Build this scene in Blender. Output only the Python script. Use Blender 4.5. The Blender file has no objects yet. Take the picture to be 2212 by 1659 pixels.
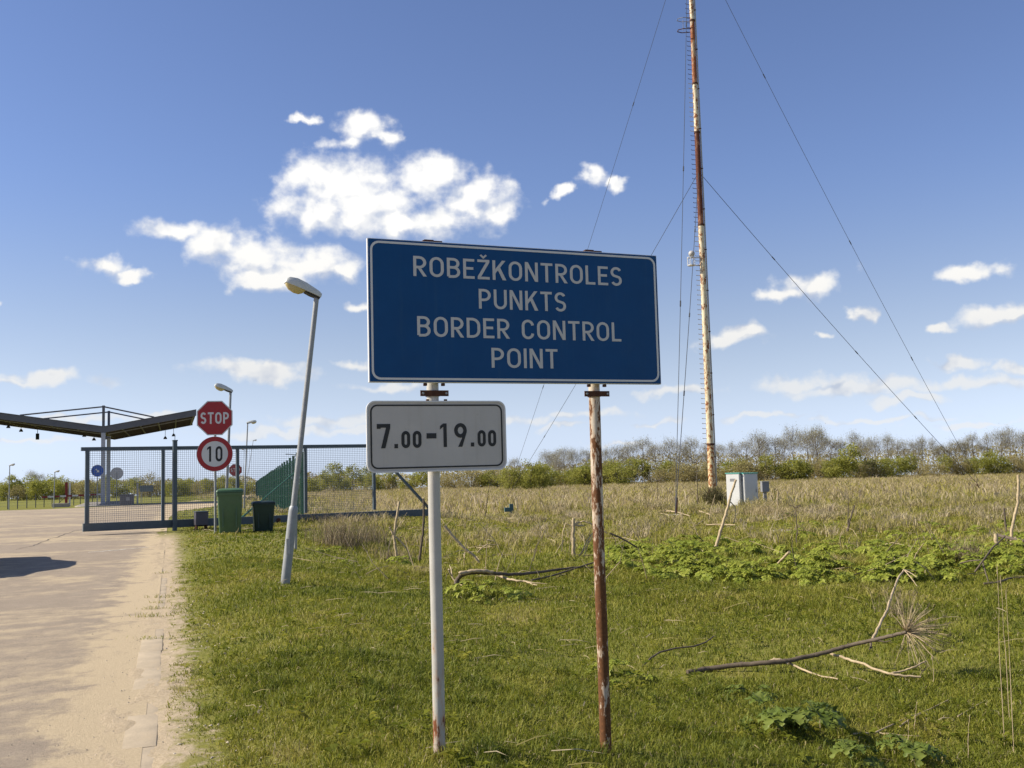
import bpy, bmesh, math, random
import numpy as np
from mathutils import Vector, Matrix

# ------------------------------------------------------------------ camera, sky, sun, exposure
scn = bpy.context.scene
C = scn.collection
R = math.radians
FPX, CX, CY = 2500 / 2592 * 2212, 1106.0, 829.5          # focal length in units of a 2212 px wide picture
PITCH, ROLL = R(4.78), R(1.5)
CAM = np.array([0.0, 0.0, 1.5])
f_ = np.array([0, math.cos(PITCH), math.sin(PITCH)]); u0 = np.array([0, -math.sin(PITCH), math.cos(PITCH)]); r0 = np.array([1.0, 0, 0])
r_ = r0 * math.cos(ROLL) - u0 * math.sin(ROLL); u_ = u0 * math.cos(ROLL) + r0 * math.sin(ROLL)
cam = bpy.data.cameras.new('camera'); camo = bpy.data.objects.new('camera', cam); C.objects.link(camo)
cam.sensor_width = 36; cam.lens = 2500 / 2592 * 36; cam.clip_start = 0.05; cam.clip_end = 8000
camo.matrix_world = Matrix(((r_[0], u_[0], -f_[0], CAM[0]), (r_[1], u_[1], -f_[1], CAM[1]), (r_[2], u_[2], -f_[2], CAM[2]), (0, 0, 0, 1)))
scn.camera = camo
SUN_AZ, SUN_EL = R(-92), R(36)                           # azimuth clockwise from +Y
sdir = Vector((math.sin(SUN_AZ) * math.cos(SUN_EL), math.cos(SUN_AZ) * math.cos(SUN_EL), math.sin(SUN_EL)))
sun = bpy.data.lights.new('sun', 'SUN'); suno = bpy.data.objects.new('sun', sun); C.objects.link(suno)
sun.energy = 5.0; sun.angle = R(0.55); sun.color = (1.0, 0.915, 0.77)
suno.rotation_euler = (-sdir).to_track_quat('-Z', 'Y').to_euler(); suno.location = (-20, 0, 30)
vs = scn.view_settings
vs.view_transform = 'Standard'; vs.look = 'None'; vs.exposure = 0.66; vs.gamma = 1.0; vs.use_curve_mapping = False
SKY_STRENGTH = 0.078

def ray(x, y):
    return f_ + r_ * (x - CX) / FPX - u_ * (y - CY) / FPX

# clouds: (x, y, half width, half height, weight) in the 2212 px picture, turned into azimuth / elevation on the sky
CL = [(675, 385, 80, 50), (760, 395, 90, 48), (800, 440, 150, 45), (930, 380, 95, 42), (1020, 420, 95, 45), (700, 455, 110, 40), (870, 480, 190, 36), (1060, 455, 60, 36),
      (790, 280, 62, 34), (760, 303, 50, 16), (845, 300, 40, 18), (655, 258, 22, 10),
      (375, 500, 70, 22), (470, 530, 70, 32), (560, 555, 105, 42), (670, 575, 105, 36), (590, 602, 110, 24), (740, 590, 45, 20),
      (225, 575, 55, 20), (285, 595, 48, 11), (1290, 370, 44, 24), (1328, 398, 22, 18), (1213, 418, 24, 15),
      (1760, 618, 75, 26), (1690, 634, 40, 16), (1600, 722, 62, 20), (1560, 740, 80, 16), (1866, 685, 22, 15), (2175, 682, 85, 24), (2040, 706, 28, 11), (2105, 590, 55, 14), (1780, 718, 22, 9),
      (1740, 825, 100, 20), (1870, 838, 150, 16), (2060, 785, 52, 13), (2200, 790, 40, 10), (2090, 828, 120, 12), (1960, 860, 90, 9),
      (100, 816, 95, 15), (60, 824, 70, 10), (-10, 660, 25, 8), (560, 800, 115, 18), (600, 812, 80, 14), (760, 785, 55, 14), (765, 665, 32, 12),
      (850, 838, 75, 11), (1450, 842, 85, 12), (700, 912, 110, 14), (620, 935, 130, 10), (760, 930, 80, 9), (1130, 910, 46, 9), (1230, 900, 45, 10), (1310, 893, 65, 9), (1215, 924, 55, 6),
      (1650, 900, 85, 7), (1420, 914, 55, 6), (150, 905, 130, 9), (330, 900, 80, 8), (1900, 905, 140, 7), (2100, 915, 100, 6), (1330, 960, 60, 5), (880, 950, 90, 6), (60, 955, 120, 7)]

def sky_world():
    w = bpy.data.worlds.new('World'); scn.world = w; w.use_nodes = True
    nt = w.node_tree; nt.nodes.clear(); L = nt.links.new
    def N(t, **k):
        n = nt.nodes.new(t)
        for a, b in k.items(): setattr(n, a, b)
        return n
    def V(op, a, b=None):
        n = N('ShaderNodeVectorMath', operation=op)
        for i, q in enumerate((a, b)):
            if q is None: continue
            if isinstance(q, tuple): n.inputs[i].default_value = q
            else: L(q, n.inputs[i])
        return n.outputs['Value'] if op in ('LENGTH', 'DOT_PRODUCT') else n.outputs['Vector']
    def Mt(op, a, b=None, c=None, clamp=False):
        n = N('ShaderNodeMath', operation=op, use_clamp=clamp)
        for i, q in enumerate((a, b, c)):
            if q is None: continue
            if isinstance(q, (int, float)): n.inputs[i].default_value = q
            else: L(q, n.inputs[i])
        return n.outputs[0]
    def MR(v, a, b, c=0, d=1, smooth=True):
        n = N('ShaderNodeMapRange'); n.interpolation_type = 'SMOOTHSTEP' if smooth else 'LINEAR'
        L(v, n.inputs[0])
        for i, q in enumerate((a, b, c, d)): n.inputs[i + 1].default_value = q
        return n.outputs[0]
    sky = N('ShaderNodeTexSky', sky_type='NISHITA'); sky.sun_disc = False
    sky.sun_elevation = SUN_EL; sky.sun_rotation = SUN_AZ; sky.altitude = 100; sky.air_density = 1.0; sky.dust_density = 0.12; sky.ozone_density = 3.2
    lum = N('ShaderNodeRGBToBW'); L(sky.outputs[0], lum.inputs[0])
    tcz = N('ShaderNodeTexCoord'); spz = N('ShaderNodeSeparateXYZ'); L(tcz.outputs['Generated'], spz.inputs[0])
    pale = N('ShaderNodeMix', data_type='RGBA', blend_type='MULTIPLY'); pale.inputs[0].default_value = 1.0; L(lum.outputs[0], pale.inputs[6]); pale.inputs[7].default_value = (0.83, 1.07, 1.17, 1)
    hs = N('ShaderNodeMix', data_type='RGBA'); L(MR(spz.outputs[2], 0.0, 0.30, 0.90, 0.0), hs.inputs[0]); L(sky.outputs[0], hs.inputs[6]); L(pale.outputs[2], hs.inputs[7])
    bgs = N('ShaderNodeBackground'); bgs.inputs[1].default_value = SKY_STRENGTH; tint = N('ShaderNodeMix', data_type='RGBA', blend_type='MULTIPLY'); tint.inputs[0].default_value = 1.0; L(hs.outputs[2], tint.inputs[6]); tint.inputs[7].default_value = (1.04, 0.965, 1.12, 1); L(tint.outputs[2], bgs.inputs[0])
    tc = N('ShaderNodeTexCoord'); sep = N('ShaderNodeSeparateXYZ'); L(tc.outputs['Generated'], sep.inputs[0])
    az = Mt('MULTIPLY', Mt('ARCTAN2', sep.outputs[0], sep.outputs[1]), 57.29578)
    el = Mt('MULTIPLY', Mt('ARCSINE', sep.outputs[2]), 57.29578)
    cmb = N('ShaderNodeCombineXYZ'); L(az, cmb.inputs[0]); L(el, cmb.inputs[1]); p = cmb.outputs[0]
    def noise(vec, scale, detail, rough, color=False):
        n = N('ShaderNodeTexNoise'); n.noise_dimensions = '2D'; n.inputs['Scale'].default_value = scale; n.inputs['Detail'].default_value = detail; n.inputs['Roughness'].default_value = rough
        L(vec, n.inputs['Vector']); return n.outputs['Color' if color else 'Fac']
    w1 = V('SUBTRACT', noise(p, 0.5, 4, 0.5, True), (0.5, 0.5, 0.5))
    wp = V('ADD', p, V('MULTIPLY', w1, (3.0, 1.5, 0)))
    blobs = []
    for (x, y, rx, ry) in CL:
        d = ray(x, y); a = math.degrees(math.atan2(d[0], d[1])); e = math.degrees(math.asin(d[2] / np.linalg.norm(d)))
        blobs.append((a, e, math.degrees(rx / FPX) * 1.02, math.degrees(ry / FPX) * 1.06))
    m = None
    for (a, e, rx, ry) in blobs:
        n = N('ShaderNodeVectorMath', operation='MULTIPLY_ADD'); L(wp, n.inputs[0]); n.inputs[1].default_value = (1 / rx, 1 / ry, 0); n.inputs[2].default_value = (-a / rx, -e / ry, 0)
        dist = V('LENGTH', n.outputs[0])
        m = dist if m is None else Mt('SMOOTH_MIN', m, dist, 0.3)
    m2 = None
    for (a, e, rx, ry), (qx, qy, qw, qh) in zip(blobs, CL):
        if qh < 20: continue
        n = N('ShaderNodeVectorMath', operation='MULTIPLY_ADD'); L(wp, n.inputs[0]); n.inputs[1].default_value = (1 / rx, 1 / ry, 0); n.inputs[2].default_value = (-a / rx - .18, -e / ry + .55, 0)
        dist = V('LENGTH', n.outputs[0]); m2 = dist if m2 is None else Mt('SMOOTH_MIN', m2, dist, 0.3)
    under = MR(Mt('SUBTRACT', m2, m), -0.45, 0.15, -0.34, 0.06)
    # the same fair-weather clouds go on round the rest of the sky
    rest = MR(noise(V('MULTIPLY', p, (1, 2.4, 0)), 0.085, 2, 0.5), 0.56, 0.72, 2.2, 0.5)
    side = MR(Mt('ABSOLUTE', az), 33, 40)
    m = Mt('ADD', m, Mt('MULTIPLY', side, Mt('SUBTRACT', rest, m)))
    fb = noise(V('MULTIPLY', p, (1, 1.25, 0)), 0.62, 5, 0.52)
    body = Mt('ADD', Mt('SUBTRACT', 1.0, m), Mt('MULTIPLY', Mt('SUBTRACT', fb, 0.5), 1.6))
    dens = MR(body, -0.30, 0.66)
    lo1 = noise(p, 0.5, 3, 0.5); lo2 = noise(V('ADD', p, (-0.55, 0.75, 0)), 0.5, 3, 0.5)
    relief = Mt('MULTIPLY', Mt('SUBTRACT', lo1, lo2), 1.4)
    lit = Mt('ADD', Mt('ADD', Mt('ADD', MR(body, 0.0, 0.75, 0.66, 0.90), under), relief), 0.0, clamp=True)
    # cloud shading put into the colour: undersides turn grey-lilac, sunward relief turns white
    ramp = N('ShaderNodeValToRGB'); L(lit, ramp.inputs[0])
    ramp.color_ramp.elements[0].position = 0.25; ramp.color_ramp.elements[0].color = (0.58, 0.63, 0.74, 1)
    ramp.color_ramp.elements[1].position = 0.80; ramp.color_ramp.elements[1].color = (1.0, 0.985, 0.95, 1)
    bgc = N('ShaderNodeBackground'); L(ramp.outputs[0], bgc.inputs[0]); L(MR(el, 2, 17, 0.56, 0.69), bgc.inputs[1])
    low = MR(el, 0.5, 9.0, 0.55, 0.97)
    mix = N('ShaderNodeMixShader'); L(Mt('MULTIPLY', dens, low), mix.inputs[0]); L(bgs.outputs[0], mix.inputs[1]); L(bgc.outputs[0], mix.inputs[2])
    w.cycles.sampling_method = 'MANUAL'; w.cycles.sample_map_resolution = 256
    out = N('ShaderNodeOutputWorld'); L(mix.outputs[0], out.inputs[0])
sky_world()

# ------------------------------------------------------------------ helpers
def srgb(r, g, b):
    return tuple(((c / 255) / 12.92 if c / 255 <= .04045 else ((c / 255 + .055) / 1.055) ** 2.4) for c in (r, g, b))

def sstep(a, b, x):
    u = np.clip((np.asarray(x, float) - a) / (b - a), 0, 1); return u * u * (3 - 2 * u)

def vnoise(x, y, seed=0):
    x = np.asarray(x, float); y = np.asarray(y, float)
    xi = np.floor(x).astype(np.int64); yi = np.floor(y).astype(np.int64); xf = x - xi; yf = y - yi
    def h(a, b):
        n = (a * 374761393 + b * 668265263 + seed * 1442695041) & 0xffffffff
        n = ((n ^ (n >> 13)) * 1274126177) & 0xffffffff
        return ((n ^ (n >> 16)) & 0xffff) / 65535.0
    ux = xf * xf * (3 - 2 * xf); uy = yf * yf * (3 - 2 * yf)
    return (h(xi, yi) * (1 - ux) + h(xi + 1, yi) * ux) * (1 - uy) + (h(xi, yi + 1) * (1 - ux) + h(xi + 1, yi + 1) * ux) * uy

def fbm(x, y, seed=0):
    return .55 * vnoise(x, y, seed) + .3 * vnoise(x * 2.1, y * 2.1, seed + 1) + .15 * vnoise(x * 4.3, y * 4.3, seed + 2)

RA = R(19.0); RC, RS = math.cos(RA), math.sin(RA); RO = (-1.97, 5.24)     # road edge line: origin and heading (left of +Y)
def to_ts(x, y):
    dx = np.asarray(x, float) - RO[0]; dy = np.asarray(y, float) - RO[1]
    return dx * RC + dy * RS, -dx * RS + dy * RC
def from_ts(t, s):
    return RO[0] + t * RC - s * RS, RO[1] + t * RS + s * RC

def terrain(x, y):
    x = np.asarray(x, float); y = np.asarray(y, float)
    t, s = to_ts(x, y)
    zb = np.interp(y, [-50, 30, 60, 80, 120, 180, 240, 300, 600, 3600], [0, 0, -.62, -1.04, -1.75, -2.5, -3.1, -4.2, -13, -120])
    t0 = .9 + 6.5 * sstep(13, 24, s)
    g = .09 * sstep(.35, 1.3, t) * (1 - sstep(16, 24, s)) - .33 * sstep(t0, t0 + 3.3, t) * (1 - .3 * sstep(45, 70, y))
    g = g + (fbm(x * .7, y * .7, 3) - .5) * .10 * sstep(1.0, 3.5, t) * (1 - sstep(60, 100, y))
    return zb + g
def tz(x, y): return float(terrain(x, y))

def G(x, y, zoff=0.0):
    """ground point under a pixel of the 2212 px picture"""
    d = ray(x, y); k = 1.4 / -d[2] if d[2] < -1e-4 else 400.0
    lo, hi = 1.0, 900.0
    ks = np.concatenate([np.linspace(2, 60, 600), np.linspace(60, 500, 1200)])
    P = CAM + ks[:, None] * d
    below = P[:, 2] < terrain(P[:, 0], P[:, 1]) + zoff
    i = int(np.argmax(below)) if below.any() else len(ks) - 1
    a, b = ks[max(i - 1, 0)], ks[i]
    for _ in range(30):
        m = (a + b) / 2; p = CAM + d * m
        if p[2] < tz(p[0], p[1]) + zoff: b = m
        else: a = m
    p = CAM + d * b
    return Vector((p[0], p[1], tz(p[0], p[1])))
def AT(x, y, Y):
    d = ray(x, y); p = CAM + d * (Y / d[1]); return Vector(p)

class MB:
    def __init__(s): s.v = []; s.f = []; s.m = []
    def add(s, vs, fs, mi=0):
        o = len(s.v); s.v += [tuple(q) for q in vs]; s.f += [tuple(o + i for i in q) for q in fs]; s.m += [mi] * len(fs); return s
    def box(s, c, size, rot=None, mi=0, bevel=0.0):
        c = Vector(c); hx, hy, hz = (q / 2 for q in size)
        if bevel > 0:
            b = min(bevel, hx * .9, hy * .9, hz * .9)
            bm = bmesh.new(); bmesh.ops.create_cube(bm, size=1)
            for q in bm.verts: q.co = Vector((q.co.x * size[0], q.co.y * size[1], q.co.z * size[2]))
            bmesh.ops.bevel(bm, geom=bm.edges[:], offset=b, segments=2, affect='EDGES', profile=.6)
            vs = [(rot @ q.co if rot else q.co) + c for q in bm.verts]; bm.verts.index_update()
            s.add(vs, [[q.index for q in fc.verts] for fc in bm.faces], mi); bm.free(); return s
        P = [Vector((x, y, z)) for x in (-hx, hx) for y in (-hy, hy) for z in (-hz, hz)]
        if rot: P = [rot @ q for q in P]
        return s.add([q + c for q in P], [(0, 1, 3, 2), (4, 6, 7, 5), (0, 4, 5, 1), (2, 3, 7, 6), (0, 2, 6, 4), (1, 5, 7, 3)], mi)
    def bar(s, p0, p1, w, h, up=(0, 0, 1), mi=0):
        p0, p1 = Vector(p0), Vector(p1); d = (p1 - p0); L = d.length; y = d.normalized(); x = y.cross(Vector(up)).normalized(); z = x.cross(y)
        return s.box((p0 + p1) / 2, (w, L, h), Matrix((x, y, z)).transposed(), mi)
    def tube(s, pts, rad, n=10, caps=True, mi=0):
        pts = [Vector(q) for q in pts]; k = len(pts)
        if not hasattr(rad, '__len__'): rad = [rad] * k
        vs, fs = [], []; prev = None
        for i, p in enumerate(pts):
            d = (pts[min(i + 1, k - 1)] - pts[max(i - 1, 0)]).normalized()
            if prev is None:
                a = Vector((0, 0, 1)) if abs(d.z) < .9 else Vector((1, 0, 0)); x = d.cross(a).normalized()
            else: x = (prev - d * prev.dot(d)).normalized()
            prev = x; y = d.cross(x)
            vs += [p + (x * math.cos(6.28318 * j / n) + y * math.sin(6.28318 * j / n)) * rad[i] for j in range(n)]
        for i in range(k - 1):
            for j in range(n): fs.append((i * n + j, i * n + (j + 1) % n, (i + 1) * n + (j + 1) % n, (i + 1) * n + j))
        if caps: fs += [tuple(range(n - 1, -1, -1)), tuple(range((k - 1) * n, k * n))]
        return s.add(vs, fs, mi)
    def prism(s, out, z0, z1, mi=0, fn=None):
        """outline (list of 2D points, CCW) extruded from z0 to z1 in local coordinates"""
        n = len(out); vs = [(x, y, z0) for x, y in out] + [(x, y, z1) for x, y in out]
        if fn: vs = [fn(*q) for q in vs]
        return s.add(vs, [tuple(range(n - 1, -1, -1)), tuple(range(n, 2 * n))] + [(i, (i + 1) % n, n + (i + 1) % n, n + i) for i in range(n)], mi)
    def loft(s, rings, caps=True, mi=0):
        n = len(rings[0]); vs = [q for r in rings for q in r]; fs = []
        for i in range(len(rings) - 1):
            for j in range(n): fs.append((i * n + j, i * n + (j + 1) % n, (i + 1) * n + (j + 1) % n, (i + 1) * n + j))
        if caps: fs += [tuple(range(n - 1, -1, -1)), tuple(range((len(rings) - 1) * n, len(rings) * n))]
        return s.add(vs, fs, mi)
    def mesh(s, name, mats, smooth=None):
        me = bpy.data.meshes.new(name); me.from_pydata(s.v, [], s.f)
        for m in (mats if isinstance(mats, (list, tuple)) else [mats]): me.materials.append(m)
        if any(s.m): me.polygons.foreach_set('material_index', s.m)
        bm = bmesh.new(); bm.from_mesh(me); bmesh.ops.recalc_face_normals(bm, faces=bm.faces); bm.to_mesh(me); bm.free()
        if smooth:
            me.polygons.foreach_set('use_smooth', [True] * len(me.polygons))
            try: me.set_sharp_from_angle(angle=R(smooth))
            except Exception: pass
        me.update(); return me
    def build(s, name, mats, parent=None, smooth=None):
        return link(name, s.mesh(name, mats, smooth), parent)

def link(name, me, parent=None, mw=None):
    o = bpy.data.objects.new(name, me); C.objects.link(o)
    if parent: o.parent = parent
    if mw is not None: o.matrix_local = mw
    return o
def tag(o, label, cat=None, group=None, kind=None):
    o['label'] = label
    if cat: o['category'] = cat
    if group: o['group'] = group
    if kind: o['kind'] = kind
    return o
def thing(name, label, cat, loc=(0, 0, 0), rz=0.0, group=None):
    o = bpy.data.objects.new(name, None); C.objects.link(o); o.empty_display_size = .2
    o.location = loc; o.rotation_euler = (0, 0, rz)
    return tag(o, label, cat, group)
def struct(o, label): o['kind'] = 'structure'; o['label'] = label; return o

# ------------------------------------------------------------------ materials
def newmat(name):
    m = bpy.data.materials.new(name); m.use_nodes = True; nt = m.node_tree
    b = nt.nodes['Principled BSDF']; return m, nt, b
def nnode(nt, t, **k):
    n = nt.nodes.new(t)
    for a, b in k.items(): setattr(n, a, b)
    return n
def nz(nt, scale, detail=5, rough=.6, vec=None, dist=0.0):
    n = nnode(nt, 'ShaderNodeTexNoise'); n.inputs['Scale'].default_value = scale; n.inputs['Detail'].default_value = detail; n.inputs['Roughness'].default_value = rough; n.inputs['Distortion'].default_value = dist
    if vec is None: vec = nnode(nt, 'ShaderNodeTexCoord').outputs['Object']
    nt.links.new(vec, n.inputs['Vector']); return n.outputs['Fac']
def ramp(nt, fac, stops):
    r = nnode(nt, 'ShaderNodeValToRGB'); nt.links.new(fac, r.inputs[0]); e = r.color_ramp.elements
    while len(e) < len(stops): e.new(.5)
    for q, (p, c) in zip(e, stops): q.position = p; q.color = (*c, 1) if len(c) == 3 else c
    return r.outputs[0]
def mixc(nt, fac, a, b, blend='MIX'):
    n = nnode(nt, 'ShaderNodeMix', data_type='RGBA', blend_type=blend)
    for sock, q in ((n.inputs[0], fac), (n.inputs[6], a), (n.inputs[7], b)):
        if hasattr(q, 'is_linked'): nt.links.new(q, sock)
        elif isinstance(q, (int, float)): sock.default_value = q
        else: sock.default_value = (*q, 1)
    return n.outputs[2]
def mth(nt, op, a, b=None, clamp=False):
    n = nnode(nt, 'ShaderNodeMath', operation=op, use_clamp=clamp)
    for i, q in enumerate((a, b)):
        if q is None: continue
        if isinstance(q, (int, float)): n.inputs[i].default_value = q
        else: nt.links.new(q, n.inputs[i])
    return n.outputs[0]
def mrange(nt, v, a, b, c=0., d=1.):
    n = nnode(nt, 'ShaderNodeMapRange'); n.interpolation_type = 'SMOOTHSTEP'; nt.links.new(v, n.inputs[0])
    for i, q in enumerate((a, b, c, d)): n.inputs[i + 1].default_value = q
    return n.outputs[0]
def bump(nt, b, h, strength=.3, dist=.01):
    n = nnode(nt, 'ShaderNodeBump'); n.inputs['Strength'].default_value = strength; n.inputs['Distance'].default_value = dist
    nt.links.new(h, n.inputs['Height']); nt.links.new(n.outputs[0], b.inputs['Normal'])

MATS = {}
def M(name, col, rough=.6, metal=0., var=.12, scale=6., bmp=0., spec=.4, dirt=None, coat=0., drips=None):
    """plain coloured surface with blotchy variation, faint dirt and relief"""
    if name in MATS: return MATS[name]
    m, nt, b = newmat(name); n = nz(nt, scale, 6, .65)
    lo = tuple(c * (1 - var) for c in col); hi = tuple(min(1, c * (1 + var)) for c in col)
    c = ramp(nt, n, [(.3, lo), (.7, hi)])
    if dirt: c = mixc(nt, mth(nt, 'MULTIPLY', mrange(nt, nz(nt, scale * .6, 8, .7), .5, .75), dirt[0]), c, dirt[1])
    if drips:
        mp = nnode(nt, 'ShaderNodeMapping'); mp.inputs['Scale'].default_value = (1, 1, .06); nt.links.new(nnode(nt, 'ShaderNodeTexCoord').outputs['Object'], mp.inputs[0])
        c = mixc(nt, mth(nt, 'MULTIPLY', mrange(nt, nz(nt, 26, 6, .7, mp.outputs[0]), .50, .78), drips[0]), c, drips[1])
        c = mixc(nt, mth(nt, 'MULTIPLY', mrange(nt, nz(nt, 55, 3, .6), .66, .72), drips[0] * .8), c, drips[1])
    nt.links.new(c, b.inputs['Base Color'])
    rr = nnode(nt, 'ShaderNodeMapRange'); nt.links.new(nz(nt, scale * 2.3, 4), rr.inputs[0]); rr.inputs[3].default_value = max(0, rough - .12); rr.inputs[4].default_value = min(1, rough + .12); nt.links.new(rr.outputs[0], b.inputs['Roughness'])
    b.inputs['Metallic'].default_value = metal; b.inputs['Specular IOR Level'].default_value = spec
    if bmp: bump(nt, b, nz(nt, scale * 8, 4), bmp, .005)
    MATS[name] = m; return m

def rusty(name, paint, amount, scale=9., rust=(.19, .062, .022), zfade=None, streak=(1, 1, .25), spots=True):
    """chipped paint over rust; amount 0..1 is the share of rust, zfade=(z0,a0,z1,a1) lets it vary along the post"""
    m, nt, b = newmat(name); tcn = nnode(nt, 'ShaderNodeTexCoord').outputs['Object']
    mp = nnode(nt, 'ShaderNodeMapping'); mp.inputs['Scale'].default_value = streak; nt.links.new(tcn, mp.inputs[0])
    n1 = nz(nt, scale, 9, .68, mp.outputs[0]); n2 = nz(nt, scale * 5, 5, .6, mp.outputs[0])
    field = mth(nt, 'ADD', mth(nt, 'MULTIPLY', n1, .75), mth(nt, 'MULTIPLY', n2, .25))
    if zfade:
        sp = nnode(nt, 'ShaderNodeSeparateXYZ'); nt.links.new(tcn, sp.inputs[0])
        mr = nnode(nt, 'ShaderNodeMapRange'); nt.links.new(sp.outputs[2], mr.inputs[0])
        for i, q in enumerate(zfade[:1] + zfade[2:3] + zfade[1:2] + zfade[3:4]): mr.inputs[i + 1].default_value = q
        field = mth(nt, 'ADD', field, mth(nt, 'MULTIPLY', mth(nt, 'SUBTRACT', mr.outputs[0], .5), .6))
    else: field = mth(nt, 'ADD', field, (amount - .5) * .6)
    mask = mrange(nt, field, .49, .53); edge = mrange(nt, field, .42, .51)
    rc = ramp(nt, nz(nt, scale * 3, 8, .7), [(.25, tuple(c * .5 for c in rust)), (.55, rust), (.8, tuple(min(1, c * 1.9) for c in rust))])
    pc = ramp(nt, nz(nt, scale * .8, 6), [(.3, tuple(c * .82 for c in paint)), (.7, paint)])
    pc = mixc(nt, mth(nt, 'MULTIPLY', edge, .45), pc, (.42, .22, .09))
    nt.links.new(mixc(nt, mask, pc, rc), b.inputs['Base Color'])
    nt.links.new(mrange(nt, mask, 0, 1, .45, .85), b.inputs['Roughness']); b.inputs['Specular IOR Level'].default_value = .35
    bump(nt, b, mth(nt, 'SUBTRACT', mth(nt, 'MULTIPLY', n2, .3), mth(nt, 'MULTIPLY', mask, .5)), .5, .003)
    MATS[name] = m; return m

GALV = M('galvanised_steel', (.27, .28, .285), .55, .25, .14, 14, .15, dirt=(.25, (.25, .22, .18)))
LAMPG = M('lamp_housing_grey', (.52, .53, .50), .55, 0, .06, 9, .05, dirt=(.2, (.3, .28, .22)))
DARKUND = M('lamp_underside_dark', (.03, .027, .025), .6)
GATE = M('gate_blue_grey_paint', (.065, .088, .105), .5, 0, .12, 7, .06, dirt=(.25, (.2, .17, .12)))
WIRE = M('zinc_wire', (.14, .16, .18), .5, .3)
FENCEG = M('fence_green_paint', (.024, .115, .062), .5, 0, .12, 9)
BING = M('bin_green_plastic', (.072, .128, .062), .42, 0, .08, 7, .04, dirt=(.25, (.16, .15, .10)))
BINLID = M('bin_lid_green', (.055, .115, .055), .45, 0, .1, 7)
BLACK = M('black_rubber', (.015, .015, .016), .7)
SIGNW = M('sign_white_film', (.56, .555, .54), .38, 0, .03, 8, dirt=(.12, (.45, .42, .36)))
SIGNBLUE = M('sign_blue_film', (.001, .052, .165), .45, 0, .07, 5, dirt=(.15, (.02, .07, .15)), spec=.2, drips=(.16, (.05, .10, .16)))
SIGNGREY = M('plate_white_film', (.43, .41, .385), .5, 0, .05, 6, dirt=(.2, (.36, .33, .29)), drips=(.28, (.30, .27, .22)))
SIGNRED = M('sign_red_film', (.30, .010, .014), .36, 0, .07, 8)
SIGNBLACK = M('sign_black_film', (.012, .012, .013), .45)
SIGNBACK = M('sign_back_aluminium', (.42, .43, .44), .45, .5, .08, 9)
RUSTIRON = rusty('rusted_iron', (.09, .055, .04), .8, 14, (.075, .030, .016))
CONCRETE = M('weathered_concrete', (.36, .32, .26), .9, 0, .14, 7, .35, dirt=(.4, (.24, .19, .13)))
KERBC = M('kerb_dusty_concrete', (.40, .325, .225), .95, 0, .14, 6, .5, dirt=(.8, (.47, .37, .24)))
MASTW = rusty('mast_peeling_white', (.66, .58, .40), .44, 5.5, (.22, .075, .025), streak=(1, 1, .55))
MASTLOW = rusty('mast_flaking_foot', (.68, .57, .33), .50, 6.5, (.26, .085, .022), streak=(1, 1, .8))
MASTR = rusty('mast_dark_rust', (.17, .055, .035), .62, 3.5, (.11, .035, .02))
MASTO = rusty('mast_orange_rust', (.40, .30, .19), .58, 5.0, (.26, .09, .035))
POSTL = rusty('post_white_paint', (.45, .435, .395), .16, 10, zfade=(.2, .50, 1.0, .12), streak=(1, 1, .3))
POSTR = rusty('post_rust_streaked', (.52, .46, .37), .6, 22, (.13, .052, .017), zfade=(.0, .66, 1.9, .46), streak=(1, 1, .32))
CABW = M('cabinet_white_paint', (.55, .55, .54), .5, 0, .05, 3, dirt=(.25, (.45, .42, .36)))
CABT = M('cabinet_teal_trim', (.10, .36, .30), .5, 0, .1, 5)
GREYBOX = M('grey_meter_box', (.20, .20, .21), .6, 0, .1, 6)
STEELBLUE = M('canopy_steel_grey', (.095, .10, .115), .5, .1, .1, 2)
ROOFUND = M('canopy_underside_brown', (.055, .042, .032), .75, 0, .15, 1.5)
BARRED = M('barrier_red', (.20, .02, .018), .5)
STALK = M('dry_stalk_straw', (.40, .31, .19), .75, 0, .28, 16, .3)
STALKD = M('dry_stalk_grey', (.105, .08, .055), .8, 0, .3, 16, .3)
WIREROPE = M('steel_guy_rope', (.05, .052, .055), .6)
TEAL = M('teal_grey_post_paint', (.05, .105, .11), .55)
GLASSD = M('dark_glazing', (.02, .025, .03), .12, 0, .05, 3, spec=.6)
CARP = M('car_paint_silver', (.45, .46, .48), .3, .5, .02, 3)
def bowl_mat():
    m, nt, b = newmat('lamp_bowl_amber'); b.inputs['Base Color'].default_value = (.62, .50, .22, 1); b.inputs['Roughness'].default_value = .25
    b.inputs['Transmission Weight'].default_value = .25; return m
BOWL = bowl_mat()

def leafmat(name, stops, attr='tone', trans=.35, rough=.6):
    m, nt, b = newmat(name); a = nnode(nt, 'ShaderNodeAttribute', attribute_name=attr)
    c = ramp(nt, a.outputs['Fac'], stops); nt.links.new(c, b.inputs['Base Color']); b.inputs['Roughness'].default_value = rough; b.inputs['Specular IOR Level'].default_value = .25
    tr = nnode(nt, 'ShaderNodeBsdfTranslucent'); nt.links.new(c, tr.inputs[0])
    mx = nnode(nt, 'ShaderNodeMixShader'); mx.inputs[0].default_value = trans
    nt.links.new(b.outputs[0], mx.inputs[1]); nt.links.new(tr.outputs[0], mx.inputs[2]); nt.links.new(mx.outputs[0], nt.nodes['Material Output'].inputs[0])
    MATS[name] = m; return m
GRASS = leafmat('grass_blades', [(0, (.095, .125, .013)), (.3, (.205, .220, .023)), (.55, (.33, .30, .055)), (.75, (.37, .305, .15)), (1, (.51, .425, .285))], trans=.42)
DRYG = leafmat('dry_grass_blades', [(0, (.18, .18, .045)), (.3, (.30, .245, .10)), (.6, (.42, .33, .18)), (1, (.58, .46, .30))], trans=.3)
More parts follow.
